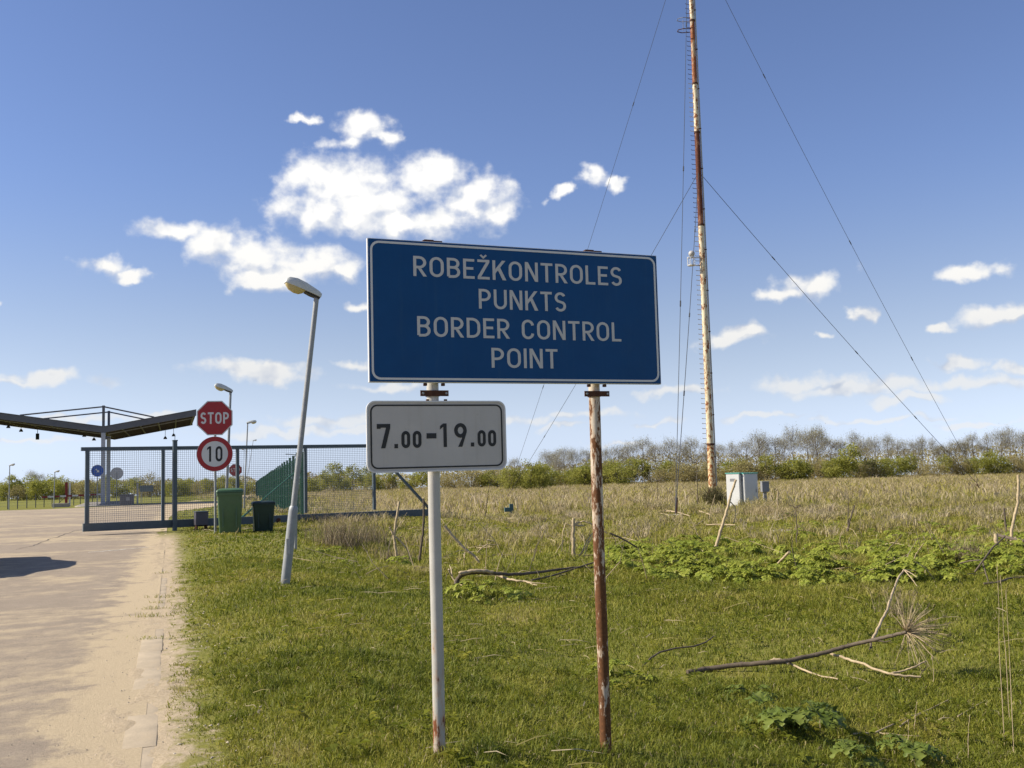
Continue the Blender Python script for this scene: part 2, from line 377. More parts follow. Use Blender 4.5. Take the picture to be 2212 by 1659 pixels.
WILLOW = leafmat('spring_leaves', [(0, (.15, .165, .025)), (.5, (.29, .295, .055)), (1, (.42, .40, .10))], trans=.5)
BROWNL = leafmat('budding_twigs_brown', [(0, (.19, .165, .07)), (.5, (.31, .265, .11)), (1, (.42, .365, .15))], trans=.45)
TWIG = leafmat('bare_twigs_grey', [(0, (.19, .17, .14)), (.7, (.31, .285, .23)), (1, (.36, .36, .17))], trans=.4)
CONIF = leafmat('conifer_needles', [(0, (.016, .024, .012)), (1, (.05, .065, .03))], trans=.1)
BARK = M('tree_bark', (.13, .11, .09), .9, 0, .3, 5)

# ------------------------------------------------------------------ ground, road, kerb
def ground_mat():
    m, nt, b = newmat('ground_soil'); tc = nnode(nt, 'ShaderNodeTexCoord').outputs['Object']
    sp = nnode(nt, 'ShaderNodeSeparateXYZ'); nt.links.new(tc, sp.inputs[0])
    n1 = nz(nt, .5, 8, .65, tc); n2 = nz(nt, 6, 8, .7, tc); n3 = nz(nt, 60, 6, .7, tc)
    green = ramp(nt, n2, [(.3, (.12, .13, .024)), (.55, (.19, .185, .04)), (.75, (.28, .235, .085))])
    straw = ramp(nt, n2, [(.3, (.20, .15, .075)), (.6, (.30, .225, .12)), (.8, (.36, .28, .16))])
    sand = ramp(nt, n3, [(.25, (.26, .20, .125)), (.5, (.42, .335, .225)), (.8, (.52, .43, .31))])
    far = mrange(nt, mth(nt, 'ADD', sp.outputs[1], mth(nt, 'MULTIPLY', n1, 14)), 36, 52)
    right = mrange(nt, sp.outputs[0], 8, 13)
    c = mixc(nt, mth(nt, 'MULTIPLY', far, right), green, straw)
    edge = mth(nt, 'ADD', sp.outputs[0], mth(nt, 'MULTIPLY', mth(nt, 'SUBTRACT', n2, .5), 1.3))
    sm = mth(nt, 'MULTIPLY', mrange(nt, edge, .12, .40, 1, 0), mrange(nt, sp.outputs[1], 19, 23, 1, 0))
    c = mixc(nt, sm, c, sand)
    nt.links.new(c, b.inputs['Base Color']); b.inputs['Roughness'].default_value = .95; b.inputs['Specular IOR Level'].default_value = .1
    bump(nt, b, mth(nt, 'ADD', n2, mth(nt, 'MULTIPLY', n3, .6)), .6, .02); return m

def road_mat():
    m, nt, b = newmat('dusty_asphalt'); tc = nnode(nt, 'ShaderNodeTexCoord').outputs['Object']
    sp = nnode(nt, 'ShaderNodeSeparateXYZ'); nt.links.new(tc, sp.inputs[0])
    mp = nnode(nt, 'ShaderNodeMapping'); mp.inputs['Scale'].default_value = (.55, 1.0, 1); mp.inputs['Rotation'].default_value = (0, 0, R(-16)); nt.links.new(tc, mp.inputs[0])
    big = nz(nt, .42, 10, .66, mp.outputs[0], .9); mid = nz(nt, 3.2, 8, .7, tc); fine = nz(nt, 60, 7, .85, tc); grit = nz(nt, 110, 2, .6, tc)
    asph = ramp(nt, fine, [(.25, (.13, .10, .075)), (.5, (.29, .235, .175)), (.75, (.48, .40, .31))])
    asph = mixc(nt, .40, asph, ramp(nt, mid, [(.3, (.23, .185, .14)), (.7, (.38, .315, .24))]))
    sand = ramp(nt, fine, [(.2, (.34, .265, .165)), (.55, (.50, .40, .26)), (.85, (.60, .50, .35))])
    near_edge = mrange(nt, mth(nt, 'ADD', sp.outputs[0], mth(nt, 'MULTIPLY', mid, .9)), -.30, .45)
    dust = mth(nt, 'ADD', mth(nt, 'ADD', big, mth(nt, 'MULTIPLY', mid, .35)), mth(nt, 'MULTIPLY', near_edge, .30))
    c = mixc(nt, mrange(nt, dust, .62, .82, 0, .95), asph, sand)
    c = mixc(nt, mth(nt, 'MULTIPLY', mrange(nt, grit, .68, .74), .5), c, (.10, .085, .07))
    c = mixc(nt, mth(nt, 'MULTIPLY', mrange(nt, grit, .30, .25), .4), c, (.72, .66, .56))
    nt.links.new(c, b.inputs['Base Color']); b.inputs['Roughness'].default_value = .92; b.inputs['Specular IOR Level'].default_value = .15
    bump(nt, b, mth(nt, 'ADD', fine, mth(nt, 'MULTIPLY', mid, .6)), .7, .012); return m

def grid_axis(a, b, fine0, fine1, step, grow=1.25):
    xs = list(np.arange(fine0, fine1 + 1e-6, step)); s = step; x = fine0
    while x > a: s *= grow; x -= s; xs.insert(0, max(x, a))
    s = step; x = fine1
    while x < b: s *= grow; x += s; xs.append(min(x, b))
    return np.array(xs)

RF = Matrix.Translation((RO[0], RO[1], 0)) @ Matrix.Rotation(RA, 4, 'Z')       # road frame: local x across (right), local y along
def sheet(name, T, S, zoff, mat, mask=None):
    t, s = np.meshgrid(T, S); x, y = from_ts(t, s); z = terrain(x, y) + zoff
    n, k = t.shape; co = np.stack([t, s, z], -1).reshape(-1, 3)
    fs = [(i * k + j, i * k + j + 1, (i + 1) * k + j + 1, (i + 1) * k + j) for i in range(n - 1) for j in range(k - 1)]
    me = bpy.data.meshes.new(name); me.from_pydata(co.tolist(), [], fs); me.materials.append(mat); me.polygons.foreach_set('use_smooth', [True] * len(fs))
    o = link(name, me); o.matrix_world = RF; return o
GM = ground_mat()
ground = struct(sheet('ground', grid_axis(-3000, 3000, -14, 40, .5), grid_axis(-60, 3500, -6, 60, .5), -.004, GM), 'grassy ground and field reaching to the far trees')
RM = road_mat()

def road_build():
    rows = []
    S1 = list(np.arange(-8, 38.1, .5))
    for s in S1: rows.append([(-34 + 34 * k / 24 if k < 18 else None, s) for k in range(25)])
    pts = []
    for s in S1:
        ts = list(-34 + 30 * np.linspace(0, 1, 14)) + list(np.linspace(-4, -.0, 9)[1:])
        pts.append([from_ts(t, s) for t in ts])
    near = from_ts(0, 38); Lf = from_ts(-34, 38)
    E_ = [G(385, 1104), G(430, 1099), G(475, 1093), G(520, 1083), G(552, 1072)]
    F_ = [G(-60, 1105), G(100, 1100), G(250, 1093.5), G(400, 1084), G(545, 1066)]
    for a, bb in zip(E_, F_):
        pts.append([tuple((Vector((bb.x, bb.y)) * (1 - k) + Vector((a.x, a.y)) * k)) for k in list(np.linspace(0, 30 / 34, 14)) + list(np.linspace(30 / 34, 1, 9)[1:])])
    k = len(pts[0]); co = []
    for row in pts:
        for (x, y) in row:
            t, s = to_ts(x, y); co.append((float(t), float(s), tz(x, y) + .004))
    fs = [(i * k + j, i * k + j + 1, (i + 1) * k + j + 1, (i + 1) * k + j) for i in range(len(pts) - 1) for j in range(k - 1)]
    me = bpy.data.meshes.new('road'); me.from_pydata(co, [], fs); me.materials.append(RM); me.polygons.foreach_set('use_smooth', [True] * len(fs))
    o = link('road', me); o.matrix_world = RF
    poly = [from_ts(0, s) for s in (-8, 38)] + [(p.x, p.y) for p in E_] + [(p.x, p.y) for p in F_[::-1]] + [from_ts(-34, 38), from_ts(-34, -8)]
    return o, np.array(poly)
road, ROADPOLY = road_build(); struct(road, 'dusty sand covered asphalt road leading through the gate')
def in_road(x, y):
    P = ROADPOLY; ins = np.zeros(x.shape, bool)
    for i in range(len(P)):
        a, b = P[i], P[(i + 1) % len(P)]
        c = ((a[1] > y) != (b[1] > y)); xi = (b[0] - a[0]) * (y - a[1]) / (b[1] - a[1] + 1e-12) + a[0]
        ins ^= c & (x < xi)
    return ins

kerb = bpy.data.objects.new('kerb', None); C.objects.link(kerb); kerb.matrix_world = RF; struct(kerb, 'row of flush concrete kerb stones along the road edge')
_kc = {}
rng = random.Random(3)
for i in range(17):
    s0 = -1.6 + i * .80
    v = rng.randint(0, 2)
    if v not in _kc:
        _kc[v] = MB().box((0, 0, .0), (.185, .795, .10), None, 0, .004 + .002 * v).mesh('kerb_stone', KERBC, 40)
    x, y = from_ts(-.02, s0)
    link('kerb_stone', _kc[v], kerb, Matrix.Translation((-.02 + rng.uniform(-.006, .006), s0, tz(x, y) - .0455 + rng.uniform(-.003, .002) - .0009 * max(0, i - 7) + .0)) @ Matrix.Rotation(R(rng.uniform(-.5, .5)), 4, 'Z'))

def sand_edge():
    # wind-blown sand and soil that half buries the kerb and runs out into the grass
    T = np.arange(-.55, .80, .03); S = np.arange(-2, 24, .06); t, s = np.meshgrid(T, S); x, y = from_ts(t, s)
    n = fbm(t * 4, s * 1.6, 81); n2 = fbm(t * 14, s * 9, 82); prof = np.interp(t, [-.55, -.22, -.10, .0, .10, .2, .45, .8], [-.022, -.004, .002, -.003, .004, .008, .004, -.022])
    z = terrain(x, y) + prof + .030 * (n - .5) + .010 * (n2 - .5) + .006 * sstep(8, 15, s); k, m = t.shape; co = np.stack([t, s, z], -1).reshape(-1, 3)
    i = (np.arange(k - 1)[:, None] * m + np.arange(m - 1)[None]).ravel(); q = np.stack([i, i + 1, i + m + 1, i + m], -1)
    me = bpy.data.meshes.new('sand_edge'); me.from_pydata(co.tolist(), [], q.tolist()); me.materials.append(GM); me.polygons.foreach_set('use_smooth', [True] * len(q)); o = link('sand_edge', me); o.matrix_world = RF; struct(o, 'sandy crumbling edge between road and lawn')
sand_edge()
def ribbon(name, pts, w, mat, parent, zo=.008, seed=1):
    r = random.Random(seed); mb = MB(); L_, R__ = [], []
    P = []
    for a, b in zip(pts[:-1], pts[1:]):
        for k in range(8): P.append(Vector(a).lerp(Vector(b), k / 8) + Vector((r.gauss(0, .02), r.gauss(0, .03))))
    P.append(Vector(pts[-1]))
    vs, fs = [], []
    for i, p in enumerate(P):
        d = (P[min(i + 1, len(P) - 1)] - P[max(i - 1, 0)]).normalized(); n = Vector((-d.y, d.x)) * w * r.uniform(.3, 1) * (math.sin(math.pi * min(1, max(.05, i / len(P)))) ** .4)
        for q in (p + n, p - n):
            x, y = from_ts(q.x, q.y); vs.append((q.x, q.y, tz(x, y) + zo))
        if i: fs.append((2 * i - 2, 2 * i - 1, 2 * i + 1, 2 * i))
    mb.add(vs, fs); return mb.build(name, mat, parent)
CRACK = M('crack_dark_tar', (.10, .085, .07), .95)  # even dark colour for the thin crack ribbons
LINEW = M('worn_road_paint', (.62, .58, .50), .85, 0, .25, 12)
def TS(x, y): p = G(x, y); t, s = to_ts(p.x, p.y); return (float(t), float(s))
ribbon('crack', [TS(30, 1188), TS(70, 1180), TS(110, 1165), TS(160, 1148), TS(190, 1142)], .018, CRACK, road, seed=2)
ribbon('crack', [TS(232, 1160), TS(280, 1158), TS(330, 1157), TS(352, 1153)], .025, CRACK, road, seed=3)
ribbon('painted_line', [TS(190, 1194), TS(250, 1189), TS(335, 1181)], .045, LINEW, road, seed=4)
ribbon('painted_line', [TS(0, 1133), TS(20, 1132), TS(50, 1130)], .05, LINEW, road, seed=5)


# ------------------------------------------------------------------ stroke lettering
SW = .128
def arc(cx, cy, rx, ry, a0, a1, n=10):
    return [(cx + rx * math.cos(R(a0 + (a1 - a0) * i / n)), cy + ry * math.sin(R(a0 + (a1 - a0) * i / n))) for i in range(n + 1)]
def glyph(ch, w=None, sw=SW):
    """returns (width, list of strokes / polygons); cap height 1"""
    s = sw / 2
    def P(*q): return ('p', list(q))
    def S(q, closed=False): return ('s', q, closed)
    if ch == ' ': return (w or .30), []
    if ch in 'O0':
        W = w or (.62 if ch == 'O' else .54); r = W / 2 - s; ry = min(r * 1.12, .5 - s)
        return W, [S(arc(W / 2, 1 - s - ry, r, ry, 0, 180) + arc(W / 2, s + ry, r, ry, 180, 360), True)]
    if ch == 'I': return sw, [S([(s, 0), (s, 1)])]
    if ch == 'L': W = w or .47; return W, [S([(s, 1), (s, s), (W, s)])]
    if ch == 'T': W = w or .56; return W, [S([(0, 1 - s), (W, 1 - s)]), S([(W / 2, 0), (W / 2, 1 - sw)])]
    if ch == 'E': W = w or .50; return W, [S([(W, 1 - s), (s, 1 - s), (s, s), (W, s)]), S([(sw, .52), (W * .9, .52)])]
    if ch == 'D':
        W = w or .61; r = W * .5
        return W, [S([(s, s)] + arc(W - s - r, s + r, r, r, -90, 0) + arc(W - s - r, 1 - s - r, r, r, 0, 90) + [(s, 1 - s)], True)]
    if ch == 'C':
        W = w or .58; r = W / 2 - s; ry = r * 1.12
        return W, [S(arc(W / 2, 1 - s - ry, r, ry, 6, 180) + arc(W / 2, s + ry, r, ry, 180, 354))]
    if ch == 'U':
        W = w or .61; r = W / 2 - s
        return W, [S([(s, 1)] + arc(W / 2, s + r * 1.1, r, r * 1.1, 180, 360) + [(W - s, 1)])]
    if ch == 'S':
        W = w or .55; r = W / 2 - s; ry = (1 - sw) / 4
        return W, [S(arc(W / 2, 1 - s - ry, r, ry, 25, 235, 14) + arc(W / 2, s + ry, r, ry, 55, -155, 14))]
    if ch in 'PR':
        W = w or .56; yb = .45; r = (1 - s - yb) / 2
        st = [S([(s, 0), (s, 1 - s)] + arc(W - s - r, 1 - s - r, r, r, 90, -90) + [(sw, yb)])]
        if ch == 'R': st.append(P((W * .36, yb - s), (W * .36 + sw * 1.12, yb - s), (W + .015, 0), (W - sw * 1.08, 0)))
        return W, st
    if ch == 'B':
        W = w or .58; ym = .525; r1 = (1 - s - ym) / 2; r2 = (ym - s) / 2
        return W, [S([(s, s), (s, 1 - s)] + arc(W - s - r1 - .025, 1 - s - r1, r1, r1, 90, -90) + [(sw, ym)]), S([(s, s)] + arc(W - s - r2, s + r2, r2, r2, -90, 90) + [(W * .45, ym)])]
    if ch == 'N': W = w or .60; return W, [S([(s, 0), (s, 1)]), S([(W - s, 0), (W - s, 1)]), P((W - sw * 1.08, 0), (W, 0), (sw * 1.08, 1), (0, 1))]
    if ch == 'K': W = w or .60; return W, [S([(s, 0), (s, 1)]), P((sw, .33), (sw, .55), (W - sw * 1.25, 1), (W, 1)), P((W - sw * 1.15, 0), (W + .02, 0), (W * .56, .66), (W * .40, .52))]
    if ch in 'ZŽ':
        W = w or .54; st = [S([(0, 1 - s), (W, 1 - s)]), S([(0, s), (W, s)]), P((0, sw), (sw * 1.2, sw), (W, 1 - sw), (W - sw * 1.2, 1 - sw))]
        if ch == 'Ž': st.append(('t', [(W / 2 - .13, 1.235), (W / 2, 1.10), (W / 2 + .13, 1.235)], .085))
        return W, st
    if ch == '7': W = w or .55; return W, [S([(s, .80), (s, 1 - s), (W, 1 - s)]), P((W * .30, 0), (W * .30 + sw * 1.12, 0), (W, 1 - sw), (W - sw * 1.1, 1 - sw))]
    if ch == '1': W = w or .32; return W, [S([(W - s, 0), (W - s, 1)]), P((0, .74), (0.02, .90), (W - sw, 1.0), (W - sw, .86))]
    if ch == '9':
        W = w or .56; r = W / 2 - s; ry = .31 - s
        return W, [S(arc(W / 2, .69, r, ry, 0, 360, 24)[:-1], True), P((W * .30, 0), (W * .30 + sw * 1.15, 0), (W - .01, .60), (W - sw * .95, .52))]
    if ch == '.': return sw * 1.15, [P((0, 0), (sw * 1.15, 0), (sw * 1.15, sw * 1.15), (0, sw * 1.15))]
    if ch == '-': W = w or .5; return W, [P((0, .0), (W, .0), (W, sw * 1.25), (0, sw * 1.25))]
def glyph_mesh(ch, h, w=None, sw=SW, mat=None, sx=1.0):
    W, st = glyph(ch, w, sw); mb = MB()
    for k, q in enumerate(st):
        z = .0012 + .0004 * k                              # each stroke a hair prouder than the last
        if q[0] == 'p': out = q[1]; mb.prism([(x * h * sx, y * h) for x, y in out], 0, z)
        else:
            pts = [Vector(p) for p in q[1]]; closed = q[2] if q[0] == 's' else False; hw = (q[2] if q[0] == 't' else sw) / 2
            n = len(pts); A, B = [], []
            for i in range(n):
                if closed: d0 = (pts[i] - pts[i - 1]); d1 = (pts[(i + 1) % n] - pts[i])
                else: d0 = pts[i] - pts[i - 1] if i else pts[1] - pts[0]; d1 = pts[i + 1] - pts[i] if i < n - 1 else d0
                if d0.length < 1e-6: d0 = d1
                if d1.length < 1e-6: d1 = d0
                d0 = d0.normalized(); d1 = d1.normalized(); n0 = Vector((-d0.y, d0.x)); n1 = Vector((-d1.y, d1.x)); m = (n0 + n1).normalized(); k2 = hw / max(.35, m.dot(n0))
                A.append(pts[i] + m * k2); B.append(pts[i] - m * k2)
            m_ = n if closed else n - 1
            vs = [(p.x * h * sx, p.y * h, z) for p in A] + [(p.x * h * sx, p.y * h, z) for p in B] + [(p.x * h * sx, p.y * h, 0) for p in A] + [(p.x * h * sx, p.y * h, 0) for p in B]
            fs = []
            for i in range(m_):
                j = (i + 1) % n; fs += [(n + i, n + j, j, i), (i, j, 2 * n + j, 2 * n + i), (n + j, n + i, 3 * n + i, 3 * n + j)]
            mb.add(vs, fs)
    return W * h * sx, mb.mesh('letter', mat)
def text(parent, s, u0, u1, v0, h, y, mat, gap=.12, sw=SW, name='letter'):
    """letters from u0 to u1 along local x at height v0, on the face that looks to local -y"""
    ws = [glyph(c, None, sw)[0] for c in s]; nat = sum(ws) + gap * (len(s) - 1); sx = (u1 - u0) / (nat * h); x = u0
    for c, w in zip(s, ws):
        if c != ' ':
            W, me = glyph_mesh(c, h, None, sw, mat, sx)
            link(name, me, parent, Matrix.Translation((x, y, v0)) @ Matrix.Rotation(R(90), 4, 'X'))
        x += (w + gap) * h * sx

def rrect(w, h, r, n=6):
    o = []
    for cx, cy, a in ((w / 2 - r, -h / 2 + r, -90), (w / 2 - r, h / 2 - r, 0), (-w / 2 + r, h / 2 - r, 90), (-w / 2 + r, -h / 2 + r, 180)): o += arc(cx, cy, r, r, a, a + 90, n)
    return o
def plate_fn(y0, zc, xc=0.0):                              # 2D outline -> local (x, depth, z), facing -y
    return lambda x, y, z: (xc + x, y0 - z, zc + y)
def ring(mb, o1, o2, z0, z1, fn):
    n = len(o1); vs = [fn(x, y, z) for (z, o) in ((z1, o1), (z1, o2), (z0, o1), (z0, o2)) for x, y in o]
    fs = []
    for i in range(n):
        j = (i + 1) % n; fs += [(i, j, n + j, n + i), (2 * n + i, 2 * n + j, j, i), (n + i, n + j, 3 * n + j, 3 * n + i)]
    mb.add(vs, fs); return mb

class PlaneUV:
    def __init__(s, c, yaw): s.c = np.array(c, float); s.a = np.array([math.cos(yaw), math.sin(yaw), 0]); s.n = np.array([math.sin(yaw), -math.cos(yaw), 0])
    def uv(s, x, y, back=0.0):
        d = ray(x, y); c = s.c - s.n * back; k = ((c - CAM) @ s.n) / (d @ s.n); p = CAM + d * k - c; return float(p @ s.a), float(CAM[2] + d[2] * k)

# ------------------------------------------------------------------ the border sign
BYAW = .37857; BC = (0.06326, 5.20346, 2.30283)
sign = thing('border_sign', 'big blue sign on two posts with white lettering and a white opening hours plate', 'sign', (BC[0], BC[1], 0), BYAW)
BW, BH, BZ = 1.664, .732, BC[2]
panel = MB().box((0, .014, BZ), (BW, .024, BH), None, 0, .002).build('sign_panel', SIGNW, sign)
panel['label'] = 'large blue board with four lines of white capitals'
MB().prism(rrect(BW - .008, BH - .008, .004, 2), 0, .003, 0, plate_fn(.002, BZ)).build('blue_face', SIGNBLUE, panel)
ring(MB(), rrect(BW - .026, BH - .026, .045), rrect(BW - .048, BH - .048, .036), 0, .0016, plate_fn(-.001, BZ)).build('rim_line', SIGNW, panel)
TXT = M('letter_reflective_film', (.47, .465, .45), .5, 0, .05, 14, dirt=(.15, (.35, .36, .36)))
for s_, a, b, v in (('ROBEŽKONTROLES', -.595, .604, .181), ('PUNKTS', -.243, .258, .025), ('BORDER CONTROL', -.580, .588, -.130), ('POINT', -.180, .199, -.285)):
    text(panel, s_, a, b, BZ + v, .1045, -.001, TXT, .14)
for u, zt, mt, nm in ((-.487, 0, POSTL, 'left'), (.440, 0, POSTR, 'right')):
    wx = BC[0] + u * math.cos(BYAW) - .05 * math.sin(BYAW); wy = BC[1] + u * math.sin(BYAW) + .05 * math.cos(BYAW); zg = tz(wx, wy)
    p = MB().tube([(u, .060, zg - .3)] + [(u + .0015 * math.sin(i), .060, zg + i * .25) for i in range(1, 9)] + [(u, .060, BZ + BH / 2 + .004)], .031, 24).build('post', mt, sign, 50)
    p['label'] = 'white painted post with rust at its foot' if nm == 'left' else 'heavily rusted post with flaking white paint'
    for zz in (BZ - BH / 2 - .052,):
        c = MB(); c.box((u, .024, zz), (.150, .006, .030)); ring(c, [(.037 * math.cos(q), .037 * math.sin(q)) for q in np.linspace(0, 6.2832, 25)[:-1]], [(.0335 * math.cos(q), .0335 * math.sin(q)) for q in np.linspace(0, 6.2832, 25)[:-1]], 0, .028, lambda x, y, z, u=u, zz=zz: (u + x, .060 + y, zz - .014 + z))
        cl = c.build('clamp', RUSTIRON, sign)
        for sx in (-.062, .062): MB().tube([(u + sx, .0215, zz), (u + sx, .016, zz)], .0062, 10).build('bolt', GALV, cl)
    c = MB().box((u + .005, .045, BZ + BH / 2 + .006), (.105, .05, .010), None, 0, .002); c.box((u - .01, .05, BZ + BH / 2 + .014), (.05, .03, .008))
    c.build('top_bracket', RUSTIRON, sign)
    for sx in (-.05, .045): MB().box((u + sx, .02, BZ - BH / 2 - .008), (.018, .016, .014), None, 0, .002).build('bolt', RUSTIRON, sign)
PU, PZ, PW, PH = -.475, 1.6654, .738, .356
plate = MB().prism(rrect(PW, PH, .042), -.004, .004, 0, plate_fn(.018, PZ, PU)).build('hours_plate', SIGNGREY, sign, 30)
plate['label'] = 'white rounded plate reading 7.00-19.00'
ring(MB(), rrect(PW + .004, PH + .004, .044), rrect(PW - .012, PH - .012, .036), -.006, .008, plate_fn(.018, PZ, PU)).build('raised_rim', SIGNW, plate)
ring(MB(), rrect(PW - .034, PH - .034, .036), rrect(PW - .050, PH - .050, .029), .004, .0054, plate_fn(.018, PZ, PU)).build('border_line', SIGNBLACK, plate)
k_ = 1.0135
for s_, a, b, v0, v1, sw in (('7', -.315, -.247, -.057, .063, .155), ('.', -.227, -.209, -.058, .06, .155), ('00', -.191, -.088, -.058, .027, .19), ('-', -.061, -.010, -.012, .13, .15), ('1', .009, .045, -.056, .063, .155), ('9', .085, .152, -.056, .064, .155), ('.', .173, .191, -.056, .06, .155), ('00', .210, .311, -.057, .027, .19)):
    text(plate, s_, PU + a * k_, PU + b * k_, PZ + v0 * k_, (v1 - v0) * k_, .0136, SIGNBLACK, .16, sw, 'character')
for sx in (-.02, .02): MB().box((PU + sx * 2.4, .03, PZ + PH / 2 + .006), (.014, .014, .010)).build('bolt', RUSTIRON, sign)

# ------------------------------------------------------------------ stop sign with speed limit
sp = G(465, 1152); SPY = sp.y
def disc(r, n=48): return [(r * math.cos(6.28318 * i / n), r * math.sin(6.28318 * i / n)) for i in range(n)]
def octa(r): return [(r / math.cos(R(22.5)) * math.cos(R(22.5 + 45 * i)), r / math.cos(R(22.5)) * math.sin(R(22.5 + 45 * i))) for i in range(8)]
ss = thing('road_sign', 'stop sign above round speed limit 10 sign on grey post beside the green bins', 'road sign', sp, R(12))
zs = AT(464, 903, SPY).z - sp.z; z10 = AT(464, 980.5, SPY).z - sp.z; k = SPY / FPX
xs = (AT(464, 903, SPY).x - sp.x); x10 = AT(464, 980, SPY).x - sp.x
MB().tube([(0, .05, -.3), (xs * .5, .05, zs * .5), (xs, .05, zs + .3)], .032, 14).build('post', GALV, ss, 50)
st_ = MB().prism(octa(37.2 * k), -.006, .006, 0, plate_fn(0, zs, xs)).build('stop_panel', SIGNW, ss)
MB().prism(octa(35.0 * k), .006, .0085, 0, plate_fn(0, zs, xs)).build('red_face', SIGNRED, st_)
text(st_, 'STOP', xs - 29.5 * k, xs + 29.5 * k, zs - 12.5 * k, 25 * k, -.0085, SIGNW, .15, .17)
sl = MB().prism(disc(37.6 * k), -.006, .006, 0, plate_fn(0, z10, x10)).build('speed_limit_panel', SIGNW, ss)
ring(MB(), disc(37.0 * k), disc(27.5 * k), .006, .0085, plate_fn(0, z10, x10)).build('red_ring', SIGNRED, sl)
text(sl, '10', x10 - 16 * k, x10 + 16 * k, z10 - 16.5 * k, 33 * k, -.0062, SIGNBLACK, .34, .16, 'digit')
for zc, xc in ((zs, xs), (z10, x10)):
    for dz in (-.2, .2): MB().box((xc, .03, zc + dz), (.09, .05, .03), None, 0, .004).build('clamp', GALV, ss)

# ------------------------------------------------------------------ sliding gate
GYAW = .572; GC = np.array([-7.75126, 28.13667, 1.1987]); GPL = PlaneUV(GC, GYAW)
gate = thing('sliding_gate', 'long grey steel sliding gate filled with wire mesh across the road', 'gate', (GC[0], GC[1], 0), GYAW)
gl = GPL.uv(185, 1060)[0]; gu = [GPL.uv(x, 1060)[0] for x in (188, 352, 513, 660, 808)]; tail = GPL.uv(931, 1110)[0]
ZT, ZB = 1.1987 + 1.1, .10
MB().bar((GPL.uv(175, 968)[0], 0, ZT - .05), (gu[4] + .04, 0, ZT - .05), .09, .10).build('top_rail', GATE, gate)
MB().bar((gl - .06, 0, ZB + .11), (tail, 0, ZB + .03), .11, .21).build('bottom_beam', GATE, gate)
for i, u in enumerate(gu): MB().bar((u, 0, ZB + .2), (u, 0, ZT - .1), .10 if i == 0 else .08, .09, (0, 1, 0)).build('upright', GATE, gate)
MB().bar((gu[4] + .02, 0, ZT - .12), (tail - .05, 0, ZB + .14), .07, .09, (0, 1, 0)).build('diagonal_brace', GATE, gate)
for a, b in zip(gu[:-1], gu[1:]):
    mb = MB(); a += .05; b -= .05
    for z in np.arange(ZB + .27, ZT - .11, .055): mb.tube([(a, -.02, z), (b, -.02, z)], .0036, 4, False)
    for x in np.arange(a + .02, b, .055): mb.tube([(x, -.014, ZB + .21), (x, -.014, ZT - .1)], .0036, 4, False)
    mb.build('wire_mesh', WIRE, gate)
for u in (GPL.uv(430, 1140)[0], GPL.uv(600, 1140)[0]):
    MB().tube([(u, -.09, ZB + .04), (u, -.02, ZB + .04)], .06, 14).build('roller', RUSTIRON, gate)
pu = GPL.uv(375, 1060)[0]
def gw(u, y): return (GC[0] + u * math.cos(GYAW) - y * math.sin(GYAW), GC[1] + u * math.sin(GYAW) + y * math.cos(GYAW))
px_, py_ = gw(pu, -.13)
gp = thing('gate_post', 'single grey square guide post holding the sliding gate', 'post', (px_, py_, tz(px_, py_)), GYAW)
MB().box((0, 0, 1.14), (.11, .11, 2.6), None, 0, .008).build('post', GATE, gp)
MB().box((0, 0, 2.45), (.13, .13, .03), None, 0, .006).build('cap', GATE, gp); MB().tube([(0, 0, 2.46), (0, 0, 2.62)], .008, 6).build('spike', GATE, gp)
MB().box((0, .10, 2.28), (.05, .12, .16)).build('roller_bracket', GATE, gp)
mx_, my_ = gw(GPL.uv(429, 1120)[0], -.24)
gm = thing('gate_motor', 'small dark motor box standing before the gate beam', 'box', (mx_, my_, tz(mx_, my_)), GYAW)
MB().box((0, 0, .30), (.33, .26, .36), None, 0, .02).build('housing', M('motor_dark_grey', (.075, .07, .085), .55), gm)
MB().box((0, 0, .49), (.35, .28, .025), None, 0, .01).build('lid', GATE, gm)
for sx in (-.13, .13): MB().box((sx, 0, .06), (.04, .2, .14)).build('foot', RUSTIRON, gm)

# ------------------------------------------------------------------ bins
def bin_(base, h, w, d, rz, label, body, lidm):
    t = thing('wheelie_bin', label, 'bin', base, rz, 'green bins by the gate')
    def rr(ww, dd, z, r=.05): return [(x, y, z) for x, y in rrect(ww, dd, min(r, ww * .2), 4)]
    MB().loft([rr(w * .78, d * .72, .03), rr(w * .80, d * .74, .06), rr(w * .94, d * .93, h * .86), rr(w * .95, d * .94, h * .90)]).build('body', body, t, 40)
    MB().loft([rr(w * .99, d * .98, h * .845), rr(w * 1.0, d * .99, h * .86), rr(w * 1.0, d * .99, h * .905), rr(w * .97, d * .96, h * .91)]).build('rim', body, t, 40)
    MB().loft([rr(w * 1.02, d * 1.02, h * .912), rr(w * 1.03, d * 1.03, h * .93), rr(w * .98, d * .98, h * .965), rr(w * .80, d * .78, h * .993), rr(w * .55, d * .5, h)]).build('lid', lidm, t, 40)
    for sx in (-w * .36, w * .36): MB().tube([(sx - .03, d * .40, .10), (sx + .03, d * .40, .10)], .10, 16).build('wheel', BLACK, t, 40)
    MB().tube([(-w * .35, d * .56, h * .90), (w * .35, d * .56, h * .90)], .016, 8).build('handle', body, t, 40)
    for sx in (-.25, .25): MB().box((sx * w, -d * .435, h * .45), (.025, .03, h * .6), Matrix.Rotation(R(-7), 3, 'X')).build('rib', body, t)
    return t
b1 = G(497, 1152); kk = b1.y / FPX
bin_(b1, 96 * kk, 54.5 * kk, .62, R(14), 'tall mid green wheelie bin next to the stop sign post', BING, BINLID)
b2 = G(569, 1149); kk = b2.y / FPX
